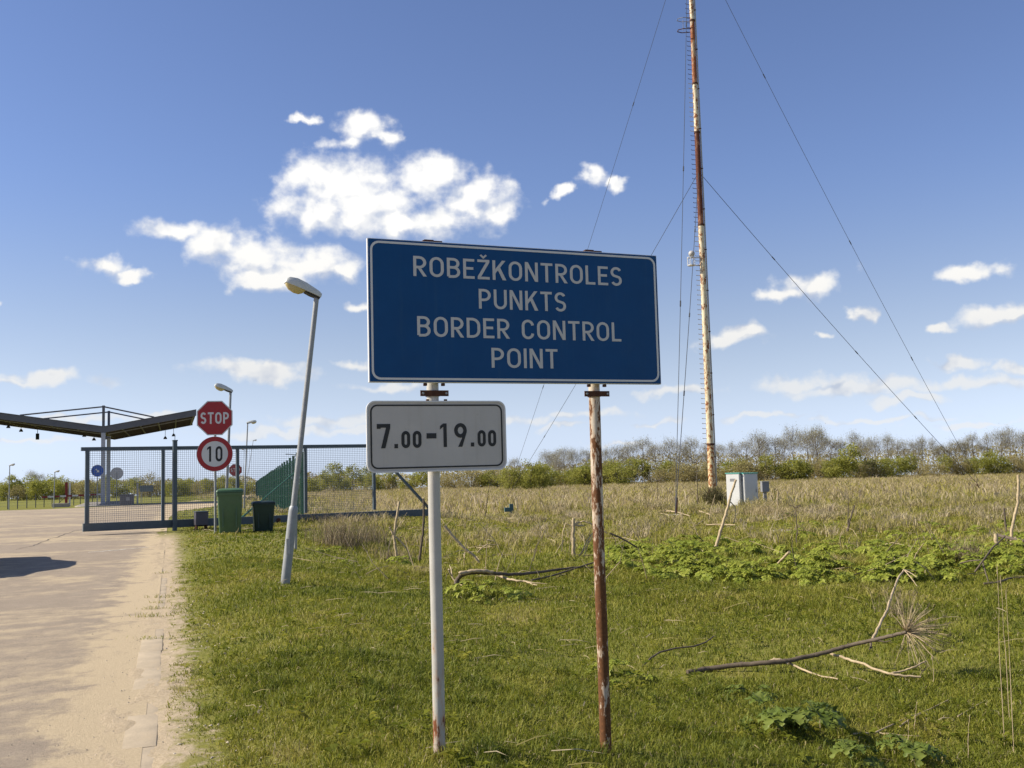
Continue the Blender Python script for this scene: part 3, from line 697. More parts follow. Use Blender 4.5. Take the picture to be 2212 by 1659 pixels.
bin_(b2, 66 * kk, 47 * kk, .50, R(20), 'low green bin right of the taller bin, shade painted into its green', M('bin_shaded_green', (.012, .032, .022), .5, 0, .1, 6), M('bin_shaded_lid', (.01, .022, .018), .5))  # shade from the taller bin is put into these dark greens

# ------------------------------------------------------------------ street lamps
def head(parent, p, dirv, L=.56, s=1.0):
    """lamp head: p = top of the pole, dirv = horizontal-ish direction in which the head points"""
    d = Vector(dirv).normalized(); side = d.cross(Vector((0, 0, 1))).normalized(); up = side.cross(d)
    def fr(a, b, c): return tuple(Vector(p) + d * a * s + side * b * s + up * c * s)
    def sec(a, w, z0, z1, n=5):
        return [fr(a, *q) for q in ((-w, z0), (w, z0), (w * 1.0, z0 + (z1 - z0) * .55), (w * .72, z1), (-w * .72, z1), (-w * 1.0, z0 + (z1 - z0) * .55))]
    MB().loft([sec(-.06, .055, .0, .06), sec(0.0, .07, .0, .085), sec(.22, .095, .0, .125), sec(.38, .10, .0, .135), sec(.50, .092, .0, .11), sec(.535, .07, .01, .07)]).build('housing', LAMPG, parent, 35)
    MB().loft([sec(-.05, .045, -.035, .001), sec(.10, .06, -.035, .001), sec(.20, .07, -.02, .001)]).build('gear_cover', DARKUND, parent, 35)
    n = 10
    rings = []
    for a, w, z in ((.205, .07, -.004), (.225, .078, -.045), (.28, .08, -.085), (.36, .078, -.095), (.45, .07, -.075), (.51, .05, -.03), (.525, .03, -.004)):
        rings.append([fr(a, w * math.cos(math.pi * j / n), z * math.sin(math.pi * j / n) * 1.0) for j in range(n + 1)])
    MB().loft(rings).build('bowl', BOWL, parent, 60)
LG = 'street lamps along the road'
def lamp(label, base, top, tip, rb=.065, rt=.042, split=None, s=1.0):
    t = thing('street_lamp', label, 'street lamp', base, 0, LG)
    inv = Matrix.Translation(-Vector(base)); B, T = Vector(base), Vector(top); d = T - B
    def q(k): return inv @ (B + d * k)
    if split:
        MB().tube([q(-.08), q(split - .012), q(split), q(split + .006)], [rb, rb, rb * .92, rt * 1.12], 18).build('pole_base', GALV, t, 50)
        MB().tube([q(split), q(.5), q(1.0)], [rt * 1.1, rt, rt * .95], 16).build('pole', GALV, t, 50)
        MB().box(q(.13) + Vector((0, -rb + .002, 0)), (.05, .012, .20), None, 0, .003).build('service_door', GALV, t)
    else: MB().tube([q(-.05), q(.5), q(1.0)], [rb * .8, rt, rt * .9], 12).build('pole', GALV, t, 50)
    tp = Vector(tip) - T; head(t, inv @ T, tp, s=s); return t
def lamp_px(label, bp, tp, tip, depth=None, split=None, s=1.0, side=0.0, **k):
    B = G(*bp) if depth is None else None
    if B is None:
        p = AT(bp[0], bp[1], depth); B = Vector((p.x, p.y, tz(p.x, p.y)))
    T = AT(tp[0], tp[1], B.y); E = AT(tip[0], tip[1], B.y); E.y += side
    return lamp(label, B, T, E, split=split, s=s, **k)
lamp_px('near street lamp leaning to the right with thick grey foot in the lawn', (616, 1262), (684, 640), (612, 613), split=.262, side=-.22, s=.84, rb=.060, rt=.036)
lamp_px('street lamp rising behind the stop sign with its head pointing left', (487, 1131), (498, 846), (470, 836), side=-.2, s=.95, rb=.06, rt=.042)
lamp_px('street lamp behind the gate with its head pointing right, tallest of that row', (527, 1099), (535, 914), (557, 911), side=.1, s=1.0)
lamp_px('thin leaning street lamp behind the gate mesh pointing right', (527, 1078), (547, 952), (564, 949), side=.1, s=1.0)
lamp_px('farthest small street lamp seen through the mesh, head pointing left', (523, 1069), (528, 972), (517, 970), side=-.1, s=1.0)
lamp_px('far street lamp at the left picture edge before the trees', (19, 1101), (21, 1006), (33, 1003), s=.9)
lamp_px('far street lamp above the red and white barrier', (116, 1098), (118.5, 1020), (129, 1017.5), s=.85)
stub = G(638, 1186)
tag(MB().tube([(stub.x, stub.y, stub.z - .2), (stub.x + .015, stub.y, stub.z + .62)], [.03, .03], 12).build('stub_post', GALV, None, 50), 'short thin galvanised stub post behind the leaning lamp foot', 'post')

# ------------------------------------------------------------------ green fence behind the gate
FN = G(652, 1121); fdir = Vector((math.sin(R(-15.6)), math.cos(R(-15.6)), 0))
fence = thing('green_fence', 'long green wire mesh fence running away behind the gate', 'fence', FN, 0)
def fp(k): p = Vector((FN.x, FN.y, 0)) + fdir * k; return Vector((p.x - FN.x, p.y - FN.y, tz(p.x, p.y) - FN.z))
BAY = 2.5; NB = 34; FH = 2.15
pm = MB().box((0, 0, 1.06), (.085, .085, 2.45), Matrix.Rotation(R(15.6), 3, 'Z')).mesh('fence_post', FENCEG); cap = MB().box((0, 0, 2.30), (.10, .10, .02), Matrix.Rotation(R(15.6), 3, 'Z')).mesh('post_cap', FENCEG)
for i in range(NB + 1):
    p = link('fence_post', pm, fence, Matrix.Translation(fp(i * BAY))); link('post_cap', cap, p)
for i in range(NB):
    a, b = fp(i * BAY), fp((i + 1) * BAY); mb = MB(); step = .1
    for j in range(1, int(BAY / step)):
        q = a.lerp(b, j * step / BAY); mb.tube([q + Vector((0, 0, .06)), q + Vector((0, 0, FH))], .0026, 3, False)
    for z in (.08, .3, .75, 1.2, 1.65, 2.1):
        for dd in (-.006, .006): mb.tube([a + Vector((dd, 0, z)), b + Vector((dd, 0, z))], .004, 3, False)
    mb.build('mesh_panel', FENCEG, fence)
ep = MB().box((.06, -.05, 1.05), (.08, .08, 2.4), Matrix.Rotation(R(15.6), 3, 'Z')).build('end_post', FENCEG, fence)
ft = G(500, 1133); MB().tube([AT(648, 1012, FN.y) - FN, Vector(ft) - FN - Vector((0, 0, .05))], .03, 8).build('stay', FENCEG, fence, 50)
cx_ = fp(5); MB().tube([cx_ + Vector((0, 0, 2.1)), cx_ + Vector((.1, -.1, 2.35)), cx_ + Vector((-.25, -.2, 2.38))], .02, 6).build('camera_arm', GALV, fence)

# ------------------------------------------------------------------ canopy over the check point
cb = G(222, 1093); CPL = PlaneUV((cb.x, cb.y, 0), RA)
can = thing('canopy', 'wide grey steel canopy with upswept wings over the check point', 'canopy', cb, RA)
def cuv(x, y, back=0.0): u, z = CPL.uv(x, y, back); return u, z - cb.z
DEP = 9.0; RD = 21.0
zv = cuv(222, 935)[1]; uR, zR = cuv(424, 898); uL0, zL0 = cuv(0, 905.5); sl_ = (zL0 - zv) / uL0; uL = uL0 * 1.35; zL = zv + sl_ * uL
BH_ = .62
for nm, u1, z1 in (('roof_wing', uL, zL), ('roof_wing', uR, zR)):
    mb = MB(); z0 = zv
    vs = [(0, .25, z0 + .22), (u1, .25, z1 + .22), (u1, RD - .25, z1 + .22), (0, RD - .25, z0 + .22), (0, .25, z0 + .36), (u1, .25, z1 + .36), (u1, RD - .25, z1 + .36), (0, RD - .25, z0 + .36)]
    mb.add(vs, [(0, 1, 2, 3), (4, 7, 6, 5), (0, 4, 5, 1), (1, 5, 6, 2), (2, 6, 7, 3), (3, 7, 4, 0)])
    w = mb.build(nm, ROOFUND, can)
    for y in (0.0, RD):
        b_ = MB(); b_.add([(0, y - .1, z0), (u1, y - .1, z1), (u1, y + .1, z1), (0, y + .1, z0), (0, y - .1, z0 + BH_), (u1, y - .1, z1 + BH_), (u1, y + .1, z1 + BH_), (0, y + .1, z0 + BH_)], [(0, 1, 2, 3), (4, 7, 6, 5), (0, 4, 5, 1), (1, 5, 6, 2), (2, 6, 7, 3), (3, 7, 4, 0)])
        b_.add([(0, y - .16, z0 + BH_ + .003), (u1, y - .16, z1 + BH_ + .003), (u1, y + .16, z1 + BH_ + .003), (0, y + .16, z0 + BH_ + .003), (0, y - .16, z0 + BH_ + .06), (u1, y - .16, z1 + BH_ + .06), (u1, y + .16, z1 + BH_ + .06), (0, y + .16, z0 + BH_ + .06)], [(0, 1, 2, 3), (4, 7, 6, 5), (0, 4, 5, 1), (1, 5, 6, 2), (2, 6, 7, 3), (3, 7, 4, 0)])
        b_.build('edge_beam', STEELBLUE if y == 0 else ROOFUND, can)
    n = 5
    for i in range(1, n + 1):
        q = i / n * .97; MB().bar((u1 * q, .2, z0 + (z1 - z0) * q + .12), (u1 * q, RD - .2, z0 + (z1 - z0) * q + .12), .14, .18).build('rafter', STEELBLUE, can)
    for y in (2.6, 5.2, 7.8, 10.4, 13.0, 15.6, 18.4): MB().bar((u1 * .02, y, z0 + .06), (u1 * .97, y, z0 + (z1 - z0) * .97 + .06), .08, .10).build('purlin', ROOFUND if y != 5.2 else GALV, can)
zt = cuv(222, 876)[1]
for y in (0.0, DEP):
    dz = tz(*[float(v) for v in (cb.x - y * math.sin(RA), cb.y + y * math.cos(RA))]) - cb.z
    MB().box((0, y, (zv + dz - .2) / 2 + .0), (.40, .40, zv - dz + .2)).build('column', M('column_pale_steel', (.34, .36, .40), .5, .1, .08, 1.5), can)
    MB().box((0, y, (zt + zv + .7) / 2), (.26, .26, zt - zv - .7)).build('king_post', STEELBLUE, can)
    for u in (cuv(43, 895)[0], cuv(333, 898)[0]):
        zz = zv + (sl_ * u if u < 0 else (zR - zv) / uR * u) + BH_ + .05
        MB().tube([(0, y, zt - .12), (u, y, zz)], .075, 8).build('tie_rod', STEELBLUE, can)
for x, y, bk in ((18, 921, 19.5), (45.5, 929, 19.5), (182, 940, 19.5), (203, 948, 19.5), (357, 945, 19.5), (375, 939, 19.5)):
    u, z = cuv(x, y, bk); zr = zv + (sl_ * u if u < 0 else (zR - zv) / uR * u) + .05
    fl = MB().tube([(u, bk, z - .20), (u, bk, z - .02), (u, bk, z + .14)], [.24, .17, .07], 12).build('floodlight', M('flood_dark', (.05, .05, .05), .5), can, 40)
    MB().tube([(u, bk, z + .1), (u, bk, zr + .15)], .03, 6).build('hanger', STEELBLUE, fl)
u, z = cuv(81, 943, 17.); sg = MB().box((u, 17., z), (.36, .3, .72), None, 0, .03).build('traffic_signal', BLACK, can)
MB().tube([(u, 17., z + .3), (u, 17., z + .9)], .035, 6).build('hanger', STEELBLUE, sg)
for dz in (-.2, 0, .2): MB().tube([(u, 16.84, z + dz), (u, 16.74, z + dz)], .09, 12).build('visor', BLACK, sg)
u, z = cuv(236, 945, .5); MB().tube([(u - .35, .3, z - .05), (u + .1, .3, z)], [.2, .06], 10).build('loudspeaker', M('horn_grey', (.1, .1, .1), .5), can)

# island with its kit under the canopy
isl = thing('traffic_island', 'raised concrete island around the canopy columns', 'traffic island', cb, RA)
MB().prism(rrect(4.6, DEP + 9, 2.2, 8), -.10, .16, 0, lambda x, y, z: (x - .1, y + DEP / 2 - .5, z)).build('kerb_block', CONCRETE, isl)
MB().prism(rrect(4.2, DEP + 8.6, 2.0, 8), .162, .175, 0, lambda x, y, z: (x - .1, y + DEP / 2 - .5, z)).build('paving', M('island_paving', (.25, .23, .21), .9), isl)
def local_thing(name, label, cat, x, y, zoff=0.0, group=None):
    p = G(x, y); return thing(name, label, cat, (p.x, p.y, p.z + zoff), RA, group), p
kb, p = local_thing('ticket_box', 'dark grey control box at the foot of the canopy column', 'box', 274, 1094, .15); k = p.y / FPX
MB().box((0, 0, .45), (28 * k, .8, .9), None, 0, .04).build('cabinet', M('kiosk_grey', (.10, .10, .11), .6), kb); MB().box((0, 0, .93), (30 * k, .86, .06), None, 0, .01).build('lid', STEELBLUE, kb); MB().box((.1, -.41, .55), (.3, .02, .3)).build('panel', GALV, kb)
dsk = M('sign_blue_far', (.01, .08, .38), .4)
rs, p = local_thing('keep_left_sign', 'round blue arrow sign in front of the canopy column', 'road sign', 210, 1094, .1); k = p.y / FPX; z = AT(210.5, 1019, p.y).z - p.z
MB().tube([(0, .05, -.2), (0, .05, z + .1)], .04, 8).build('post', GALV, rs); bd = MB().prism(disc(13.0 * k, 32), -.01, .01, 0, plate_fn(0, z)).build('disc', SIGNW, rs); MB().prism(disc(12.2 * k, 32), .01, .014, 0, plate_fn(0, z)).build('blue_face', dsk, bd)
ar = [(-.06, .22), (.06, .22), (.06, -.02), (.20, -.02), (0, -.25), (-.20, -.02), (-.06, -.02)]; ca, sa = math.cos(R(45)), math.sin(R(45))
MB().prism([(x * ca - y * sa, x * sa + y * ca) for x, y in ar], .014, .018, 0, plate_fn(0, z)).build('arrow', SIGNW, bd)
rs, p = local_thing('round_sign', 'pale grey back of a round sign right of the canopy columns', 'road sign', 252, 1092, .1); k = p.y / FPX; z = AT(253.5, 1024.5, p.y).z - p.z
MB().tube([(0, -.05, -.2), (0, -.05, z + .1)], .04, 8).build('post', GALV, rs); MB().prism(disc(13 * k, 32), -.01, .01, 0, plate_fn(0, z)).build('disc', SIGNBACK, rs)
ws, p = local_thing('marker_post', 'white post with stripe standing right of the canopy', 'post', 297, 1090, .1); k = p.y / FPX
MB().box((0, 0, 1.1), (.16, .16, 2.2), None, 0, .01).build('shaft', M('pale_post', (.52, .45, .38), .6), ws); MB().box((0, 0, 2.22), (.2, .2, .05)).build('cap', GREYBOX, ws)
br, p = local_thing('boom_barrier', 'red and white boom barrier left of the canopy', 'barrier', 143, 1095); k = p.y / FPX
zb = AT(143, 1071, p.y).z - p.z; z1 = AT(143, 1042, p.y).z - p.z
MB().box((0, 0, z1 / 2), (.24, .25, z1)).build('red_column', BARRED, br); MB().box((.32, 0, z1 / 2 - .02), (.17, .2, z1 - .1)).build('white_column', SIGNW, br)
for i in range(10):
    x0 = (95 - 143 + i * 12) * k; zz = zb + .012 * i - .06
    MB().box((x0 + 6 * k, -.22, zz), (11.9 * k, .06, .16)).build('boom_segment', BARRED if i % 2 == 0 else SIGNW, br)
MB().box((-.5, 0, .2), (1.6, .8, .4), None, 0, .05).build('plinth', CONCRETE, br)
MB().tube([(-1.0, -.1, .1), (-.1, -.1, 1.0)], .03, 6).build('stay', BLACK, br)
rs, p = local_thing('distant_stop_sign', 'small distant red stop sign seen through the gate mesh', 'road sign', 515, 1072); k = p.y / FPX; z = AT(509, 1015.5, p.y).z - p.z
xo = -6 * k; MB().tube([(0, .06, -.2), (0, .06, z + .1)], .045, 8).build('post', GALV, rs); MB().bar((xo, .04, z), (0.05, .04, z), .04, .04).build('arm', GALV, rs); bd = MB().prism(octa(13.2 * k), -.01, .01, 0, plate_fn(0, z, xo)).build('panel', SIGNW, rs); MB().prism(octa(12.3 * k), .01, .014, 0, plate_fn(0, z, xo)).build('red_face', SIGNRED, bd)
text(bd, 'STOP', xo - 9.5 * k, xo + 9.5 * k, z - 4 * k, 8 * k, -.014, SIGNW, .15, .17)
rs, p = local_thing('road_board', 'low grey blue information board by the far road', 'road sign', 316, 1086); k = p.y / FPX; z = AT(316, 1055, p.y).z - p.z
for sx in (-10, 10): MB().tube([(sx * k, .04, -.2), (sx * k, .04, z + .2)], .04, 6).build('post', GALV, rs)
MB().box((0, 0, z), (28 * k, .04, 13 * k)).build('board', M('board_grey_blue', (.16, .19, .25), .5), rs)
# wire fence far left
f0, f1 = G(-30, 1103), G(200, 1089)
wf = thing('wire_fence', 'low wire fence on thin dark posts before the left trees', 'fence', f0)
NPW = 14
for i in range(NPW):
    q = Vector(f0).lerp(Vector(f1), i / (NPW - 1)); z = tz(q.x, q.y)
    MB().tube([(q.x - f0.x, q.y - f0.y, z - f0.z - .1), (q.x - f0.x, q.y - f0.y, z - f0.z + 1.35)], .045, 6).build('post', M('dark_fence_post', (.05, .055, .05), .7), wf)
for h in (.3, .6, .9, 1.2):
    MB().tube([(0, 0, h), (f1.x - f0.x, f1.y - f0.y, f1.z - f0.z + h)], .008, 4).build('wire', WIRE, wf)

# ------------------------------------------------------------------ mast with guys, cabinets and posts in the field
mb_ = G(1540, 1091); mk = mb_.y / FPX
mast = thing('radio_mast', 'tall rusty guyed tube mast with peeling white paint and climbing pegs', 'mast', mb_)
def mh(y):                                                # height on the mast axis seen at picture row y
    best = None
    for h in np.arange(0, 40, .02):
        d = np.array([mb_.x, mb_.y, mb_.z + h]) - CAM; yy = CY - FPX * (d @ u_) / (d @ f_)
        if best is None or abs(yy - y) < best[0]: best = (abs(yy - y), h)
    return best[1]
hb = [mh(1062), mh(960), mh(486), mh(286), mh(181), mh(45), mh(-160), 31.0]
rad = lambda h: .185 - .0022 * h
for a, b, m_ in zip(hb[:-1], hb[1:], (MASTLOW, MASTLOW, MASTR, MASTW, MASTO, MASTW, MASTR)):
    if m_ is MASTLOW and a > hb[0] + .1: m_ = MASTW
    MB().tube([(0, 0, a), (0, 0, (a + b) / 2), (0, 0, b - .004)], [rad(a), rad((a + b) / 2), rad(b)], 24).build('mast_section', m_, mast, 50)
for h in hb[1:-1]: MB().tube([(0, 0, h - .05), (0, 0, h + .05)], rad(h) + .02, 20).build('flange', RUSTIRON, mast, 40)
rgm = MB().tube([(-.0, 0, 0), (-.22, -.05, .0), (-.25, -.055, .03)], .017, 6).mesh('climbing_peg', M('peg_pale_steel', (.5, .48, .45), .5, .2), 50); rgr = MB().tube([(-.0, 0, 0), (-.22, -.05, .0), (-.25, -.055, .04)], .014, 6).mesh('climbing_peg', RUSTIRON, 50)
h = mh(980)
while h < 30:
    redband = hb[2] < h < hb[3] or hb[4] < h
    link('climbing_peg', rgr if redband else rgm, mast, Matrix.Translation((-rad(h) + .03, 0, h))); h += .262
MB().tube([(rad(q) + .045, -.03, q) for q in (mh(1050), 5, 12, 20, 30)], .038, 8).build('cable_conduit', M('conduit_grey', (.34, .33, .30), .6), mast, 50)
for q in np.arange(2.5, 30, 2.2): MB().box((rad(q) + .02, -.03, q), (.14, .09, .05)).build('conduit_clip', RUSTIRON, mast)
# foot
for a in (-150, -30, 90):
    dx, dy = math.cos(R(a)), math.sin(R(a)); MB().tube([(dx * .10, dy * .10, hb[0] + .25), (dx * .22, dy * .22, hb[0] - .05), (dx * .62, dy * .62, -.05)], [.06, .085, .10], 8).build('foot_leg', RUSTIRON, mast, 50)
MB().box((0, 0, .02), (1.3, 1.2, .16), None, 0, .03).build('plinth', CONCRETE, mast)
# side baskets
def basket(hh, out, r, mat, nring, sphere):
    t = MB()
    for i in range(nring):
        z = hh + i * .42 / max(1, nring - 1) * 1.0
        t.tube([(-out + r * math.cos(6.2832 * j / 14), r * .8 * math.sin(6.2832 * j / 14), z) for j in range(15)], .02, 6)
    for j in range(0, 14, 2): t.tube([(-out + r * math.cos(6.2832 * j / 14), r * .8 * math.sin(6.2832 * j / 14), hh), (-out + r * math.cos(6.2832 * j / 14), r * .8 * math.sin(6.2832 * j / 14), hh + .42)], .016, 5)
    t.tube([(-rad(hh), 0, hh), (-out + r, 0, hh)], .03, 6); t.tube([(-rad(hh), 0, hh + .4), (-out + r, 0, hh + .4)], .03, 6)
    b = t.build('service_basket', mat, mast)
    MB().tube([(-out, 0, hh - .03), (-out, 0, hh + .02)], r, 14).build('floor_plate', mat, b)
    if sphere: MB().loft([[(-out + .04 + .17 * math.sin(a) * math.cos(q), .17 * math.sin(a) * math.sin(q), hh + .62 - .17 * math.cos(a)) for q in np.linspace(0, 6.2832, 17)[:-1]] for a in np.linspace(.08, 3.06, 9)]).build('warning_lamp', M('lamp_globe_grey', (.38, .36, .33), .4), b, 60); MB().tube([(-out + .04, 0, hh + .4), (-out + .04, 0, hh + .48)], .05, 8).build('lamp_stem', GREYBOX, b)
basket(mh(572), .60, .20, SIGNW, 2, True)
for hh, mt, r in ((mh(66), RUSTIRON, .026), (mh(42), GREYBOX, .018)):
    pts = [(-rad(hh), .22, hh), (-.55, .26, hh), (-.80, .12, hh), (-.80, -.12, hh), (-.55, -.26, hh), (-rad(hh), -.22, hh)]
    MB().tube(pts, r, 8).build('loop_bracket', mt, mast)
MB().tube([(-.5, .0, mh(66)), (-.5, 0, mh(42))], .014, 5).build('bracket_rod', GREYBOX, mast)
# guys
h1, h2 = mh(375), mh(-155)
for (x, y), nm in (((2125, 1063), 'r'), ((1092, 1082), 'b'), ((1459, 1117), 'n')):
    A = G(x, y); Al = Vector(A) - Vector(mb_)
    for hh in (h1, h2):
        top = Vector((Al.x, Al.y, 0)).normalized() * rad(hh); top.z = hh; bot = Al + Vector((0, 0, .12)); pts = []
        for k in range(15):
            q = k / 14; p = top.lerp(bot, q); p.z -= .55 * (hh / 18) * 4 * q * (1 - q) * .5; pts.append(p)
        g = MB().tube(pts, .014 if hh == h1 else .012, 6).build('guy_rope', WIREROPE, mast)
        for q in (.22, .5, .72): p = top.lerp(bot, q); p.z -= .55 * (hh / 18) * 4 * q * (1 - q) * .5; d = (bot - top).normalized(); MB().tube([p - d * .14, p + d * .14], .03, 6).build('insulator', WIREROPE, g)
    d = (Vector((0, 0, h1)) - Al).normalized()
    MB().tube([Al - Vector((0, 0, .2)), Al + d * .9], .045, 8).build('anchor_rod', RUSTIRON, mast)
    MB().box(Al + Vector((0, 0, .02)), (.5, .4, .16), None, 0, .03).build('anchor_block', CONCRETE, mast)

def cabinet(label, x, y, wpx, hpx, rz, dep, group='white cabinets by the mast'):
    p = G(x, y); k = p.y / FPX; t = thing('utility_cabinet', label, 'cabinet', p, rz, group); w, h = wpx * k, hpx * k
    MB().box((0, 0, h * .5 + .02), (w, dep, h - .12), None, 0, .01).build('body', CABW, t)
    MB().box((0, 0, h - .02), (w + .06, dep + .07, .04), None, 0, .01).build('roof', CABT, t); MB().box((0, 0, .045), (w + .02, dep + .02, .10)).build('base', CABT, t)
    d_ = MB().box((0, -dep / 2 - .006, h * .5 + .02), (w * .9, .012, h - .26), None, 0, .004).build('door', CABW, t)
    MB().box((w * .36, -dep / 2 - .02, h * .5), (.02, .02, .16)).build('handle', GREYBOX, d_); MB().box((-w / 2 - .004, 0, h * .8), (.008, dep * .4, .12)).build('vent', GREYBOX, t)
cabinet('left narrow white cabinet with teal roof beside the mast foot', 1589, 1099, 17, 77, R(52), .62)
cabinet('right wider white cabinet with teal roof, next to the grey meter box', 1619, 1098, 31, 76, R(10), .55)
p = G(1654, 1098); k = p.y / FPX; t = thing('meter_box', 'small grey meter box on a post right of the white cabinets', 'box', p, R(8)); z = 57 * k
MB().box((0, 0, z * .33), (7 * k, .08, z * .75)).build('post', GREYBOX, t); bx = MB().box((0, -.02, z - 11 * k), (16 * k, .22, 22 * k), None, 0, .01).build('box', GREYBOX, t); MB().box((0, -.02, z), (17 * k, .26, .03)).build('lid', GALV, t)
p = G(1103, 1117); k = p.y / FPX; t = thing('teal_post', 'stubby teal grey post with a side block in the field', 'post', p, R(10))
MB().box((2 * k, 0, 14 * k), (8 * k, .14, 28 * k), None, 0, .006).build('post', TEAL, t); MB().box((-7 * k, 0, 16 * k), (12 * k, .16, 9 * k), None, 0, .01).build('side_block', TEAL, t)

# distant sheds and power poles
def shed(label, x, y, wpx, hpx, dep, rz, roofc):
    p = G(x, y); k = p.y / FPX; t = thing('distant_shed', label, 'shed', p, rz, 'sheds beyond the field'); w, h = wpx * k, hpx * k
    MB().box((0, 0, h * .3), (w, dep, h * .62)).build('wall', M('shed_grey_wall', (.26, .27, .30), .8, 0, .1, .5), t)
    MB().prism([(-w * .52, h * .6), (w * .52, h * .6), (w * .40, h), (-w * .40, h)], -dep * .55, dep * .55, 0, lambda x_, y_, z_: (x_, z_, y_)).build('roof', roofc, t)
    for i in range(3): MB().box((w * (-.3 + .3 * i), -dep / 2 - .02, h * .32), (w * .09, .05, h * .22)).build('window', GLASSD, t)
    MB().box((w * .42, -dep / 2 - .02, h * .25), (w * .06, .05, h * .42)).build('door', SIGNW, t)
shed('grey low shed seen through the gate mesh, left one', 671, 1054, 36, 17, 5, R(8), M('shed_roof_dark', (.10, .11, .13), .7))
shed('pale roofed low shed seen through the gate mesh, right one', 712, 1053, 46, 15, 5, R(-6), M('shed_roof_pale', (.42, .42, .42), .6))
for x, y0, y1, lab in ((682, 1054, 1026, 'tall thin power pole behind the sheds'), (699, 1053, 1034, 'short thin power pole beside the pale shed')):
    p = G(x, y0); k = p.y / FPX; t = thing('power_pole', lab, 'pole', p, 0, 'power poles beyond the field'); h = (y0 - y1) * k
    MB().tube([(0, 0, -.3), (0, 0, h)], .13, 8).build('pole', BARK, t); MB().box((0, 0, h - .5), (1.4, .1, .1)).build('crossarm', BARK, t)

# parked car, just left of the frame; its shadow lies on the road
def car():
    x, y = -10.25, 17.0; t = thing('parked_car', 'silver car parked on the road left of the frame, throwing its shadow', 'car', (x, y, tz(x, y)), RA)
    prof = [(-2.05, .32), (-2.1, .62), (-1.95, .86), (-1.25, .95), (-.55, 1.40), (.0, 1.46), (.75, 1.42), (1.35, 1.05), (1.95, .98), (2.1, .75), (2.1, .34)]
    def secn(x_, k, inset): return [(x_ * (1 if z < .96 else k), y_, z) for y_, z in prof]
    MB().loft([secn(-.84, .78, 0), secn(-.80, .78, 0)][0:1] + [secn(-.84, .78, 0)] + [secn(.84, .78, 0)]).build('body', CARP, t, 40)
    for sx in (-.79, .79):
        for sy in (-1.3, 1.28):
            w = MB().tube([(sx - .1, sy, .32), (sx + .1, sy, .32)], .32, 20).build('wheel', BLACK, t, 40); MB().tube([(sx * 1.13, sy, .32), (sx * 1.15, sy, .32)], .19, 16).build('rim', GALV, w, 40)
        MB().prism([(-1.05, .98), (1.2, .98), (.72, 1.36), (-.5, 1.36)], -.006, .006, 0, lambda a, b, c, sx=sx: (sx * (1.06 - (b - .98) * .48) * 1.005 + c, a, b)).build('side_window', GLASSD, t)
    for sx in (-.6, .6): MB().box((sx, -2.06, .68), (.32, .06, .16), None, 0, .02).build('headlight', SIGNW, t); MB().box((sx, 2.08, .78), (.3, .05, .14), None, 0, .02).build('tail_light', SIGNRED, t)
car()

# ------------------------------------------------------------------ vegetation helpers
def ordinal(n):
    one = 'zeroth first second third fourth fifth sixth seventh eighth ninth tenth eleventh twelfth thirteenth fourteenth fifteenth sixteenth seventeenth eighteenth nineteenth'.split()
    if n < 20: return one[n]
    t, u = divmod(n, 10); tens = {2: 'twent', 3: 'thirt', 4: 'fort', 5: 'fift', 6: 'sixt', 7: 'sevent', 8: 'eight', 9: 'ninet'}
    if t >= 10: return 'hundred and ' + ordinal(n - 100)
    return tens[t] + 'ieth' if u == 0 else tens[t] + 'y-' + one[u]
NR = np.random.default_rng(12)
def np_mesh(name, co, quads=None, tris=None, tone=None, mats=()):
    me = bpy.data.meshes.new(name); nq = 0 if quads is None else len(quads); nt_ = 0 if tris is None else len(tris)
    me.vertices.add(len(co)); me.vertices.foreach_set('co', np.ascontiguousarray(co, np.float32).ravel())
    parts = []
    if nq: parts.append(quads.ravel())
    if nt_: parts.append(tris.ravel())
    lv = np.concatenate(parts).astype(np.int32); me.loops.add(len(lv)); me.loops.foreach_set('vertex_index', lv)
    me.polygons.add(nq + nt_); st = np.concatenate([np.arange(nq) * 4, nq * 4 + np.arange(nt_) * 3]).astype(np.int32); me.polygons.foreach_set('loop_start', st)
    try: me.polygons.foreach_set('loop_total', np.concatenate([np.full(nq, 4), np.full(nt_, 3)]).astype(np.int32))
    except Exception: pass
    if tone is not None:
        a = me.attributes.new('tone', 'FLOAT', 'POINT'); a.data.foreach_set('value', np.ascontiguousarray(tone, np.float32))
    for m in mats: me.materials.append(m)
    me.update(calc_edges=True); return me
def blades(name, root, h, w, lean, tone, mat, seed=0):
    """curved grass blades, one quad and one tip triangle each"""
    g = np.random.default_rng(seed); n = len(root); a = g.uniform(0, 6.2832, n); b = g.uniform(0, 6.2832, n)
    side = np.stack([np.cos(a), np.sin(a), np.zeros(n)], -1) * (w / 2)[:, None]; ld = np.stack([np.cos(b), np.sin(b), np.zeros(n)], -1) * (h * lean)[:, None]
    up = np.zeros((n, 3)); up[:, 2] = h
    droop = 1 - .35 * np.clip(lean, 0, 1.5)
    mid = root + up * .58 + ld * .32; tip = root + up * droop[:, None] + ld
    co = np.stack([root - side, root + side, mid - side * .75, mid + side * .75, tip], 1).reshape(-1, 3); i = np.arange(n) * 5
    return np_mesh(name, co, np.stack([i, i + 1, i + 3, i + 2], -1), np.stack([i + 2, i + 3, i + 4], -1), np.repeat(tone, 5), [mat])

